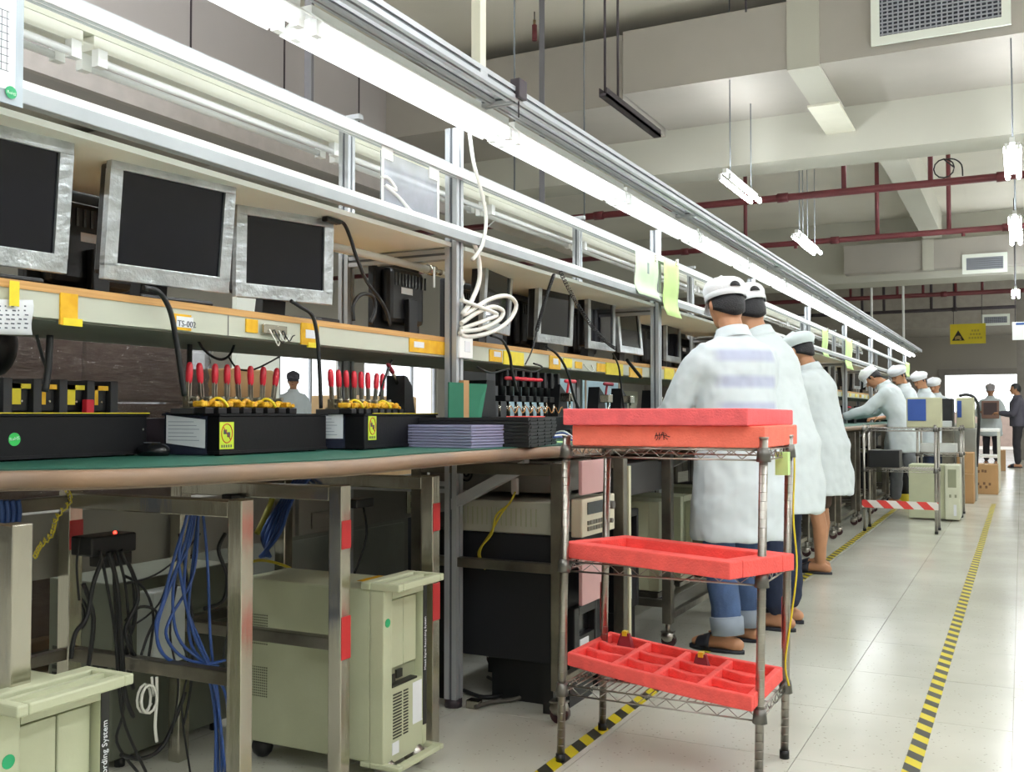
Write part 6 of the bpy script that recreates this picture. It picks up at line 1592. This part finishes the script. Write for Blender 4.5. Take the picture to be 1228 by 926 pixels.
ax_ = N.new('ShaderNodeMath'); ax_.operation = 'ABSOLUTE'; L_.new(sp.outputs[0], ax_.inputs[0]); lt = N.new('ShaderNodeMapRange'); lt.inputs['From Min'].default_value = .17; lt.inputs['From Max'].default_value = .13; L_.new(ax_.outputs[0], lt.inputs['Value'])
ml2 = N.new('ShaderNodeMath'); ml2.operation = 'MULTIPLY'; L_.new(ml.outputs[0], ml2.inputs[0]); L_.new(lt.outputs[0], ml2.inputs[1])
mx = N.new('ShaderNodeMix'); mx.data_type = 'RGBA'; L_.new(ml2.outputs[0], mx.inputs['Factor']); mx.inputs['A'].default_value = (*S('#d6dfe4'), 1); mx.inputs['B'].default_value = (*S('#b9bfd6'), 1)
L_.new(mx.outputs['Result'], b.inputs['Base Color']); b.inputs['Roughness'].default_value = .85

person('nearest worker, sheer striped white coat, white cap and rolled blue jeans, seen from behind', (-1.17, 4.60, 0), R(48), 1.70, lean=R(5), head=(R(-8), R(12)),
       hands=((-.20, .40, 1.02), (.12, .42, 1.02)), feet=((-.10, -.06, R(32)), (.11, .10, R(30))), hem=.50, coat_mat=sheer, spread=1, vox=.008)
person('tall worker in white coat and navy jeans, second from the camera', (-1.10, 5.15, 0), R(68), 1.76, lean=R(14), head=(R(-28), R(8)),
       hands=((-.18, .50, 1.0), (.16, .48, 1.0)), feet=((-.08, -.05, R(15)), (.12, .03, R(5))), hem=.56, tr_mat=jeand_m, vox=.009, flare=.02)
person('person in a white coat, bare legs and soft white cap, third from the camera', (-1.22, 7.05, 0), R(74), 1.64, lean=R(10), head=(R(-15), R(14)),
       hands=((-.18, .44, 1.02), (.16, .44, 1.02)), feet=((-.09, -.03, R(10)), (.08, .06, R(10))), hem=.55, legs='shorts', tr_mat=brown_tr, cap='bouffant', cap_mat=M('cap_blue_white', '#e3eef0', .85), vox=.010, flare=.03)
person('worker in white coat and grey trousers leaning sideways over the bench', (-1.24, 12.45, 0), R(86), 1.72, lean=R(23), head=(R(0), R(28)),
       hands=((-.17, .62, 1.03), (.15, .60, 1.03)), feet=((-.10, -.25, R(0)), (.10, .10, R(0))), hem=.62, tr_mat=grey_tr, vox=.011, cap='work')
person('person with a grey-white soft cap, head bowed, just behind the leaning worker', (-1.33, 13.9, 0), R(120), 1.70, lean=R(4), head=(R(20), R(25)), cap='bouffant', vox=.014, cap_mat=M('cap_greyish', '#dfe2e8', .85), tr_mat=grey_tr)
person('person in a white soft cap bending low, farthest but one in the row', (-1.19, 15.2, 0), R(120), 1.66, lean=R(4), head=(R(20), R(20)), cap='bouffant', vox=.014, tr_mat=jeand_m)
person('worker in white soft cap whose head shows above the blue-windowed chamber', (-1.15, 16.6, 0), R(150), 1.62, lean=R(4), head=(R(20), R(20)), cap='bouffant', vox=.014, tr_mat=jeand_m)
p = at(1189, 556, Z=0)
pf = person('person in white coat facing the camera, holding a brown box near the doorway', (p.x, p.y, 0), R(178), 1.70, lean=0, head=(0, R(8)), hands=((-.17, .24, 1.12), (.17, .24, 1.12)), elbows=((-.27, .02, 1.08), (.27, .02, 1.08)), cap='work', cap_mat=M('cap_grey', '#a9a3a6', .85), hem=.6, tr_mat=M('black_trousers', '#26242a', .8), vox=.014)
t = thing('brown_box', 'brown open box held by the person at the doorway', 'box', (p.x, p.y - .38, 1.0))
MB().box((p.x - .17, p.y - .42, .98), (p.x + .17, p.y - .26, 1.36), bev=.01).build('body', M('dark_carton', '#8a6a5c', .7), t)
MB().box((p.x - .13, p.y - .425, 1.06), (p.x + .13, p.y - .419, 1.32), bev=.002).build('opening_shade', M('box_shadow', '#4e3f40', .8), t)  # dark sheet painted as the shade inside the open box
p = at(1217, 560, Z=0)
person('person in dark clothes standing sideways at the right edge by the doorway pillar', (p.x + .06, p.y - .3, 0), R(90), 1.68, head=(0, R(5)), hands=((-.12, .34, 1.1), (.12, .34, 1.1)), coat='short', coat_mat=M('dark_shirt', '#4c4a55', .85), tr_mat=M('black_trousers', '#26242a', .8), cap='none', vox=.014)
p = at(350, 480, Z=1.2); 
person('person in a white coat and dark cap far left in front of the bright window', (-9.5, 11.6, 0), R(-125), 1.66, head=(R(-20), R(5)), cap='work', cap_mat=M('cap_dark', '#4a4850', .85), vox=.014, hands=((-.22, .1, .85), (.22, .1, .85)), tr_mat=M('black_trousers', '#26242a', .8))
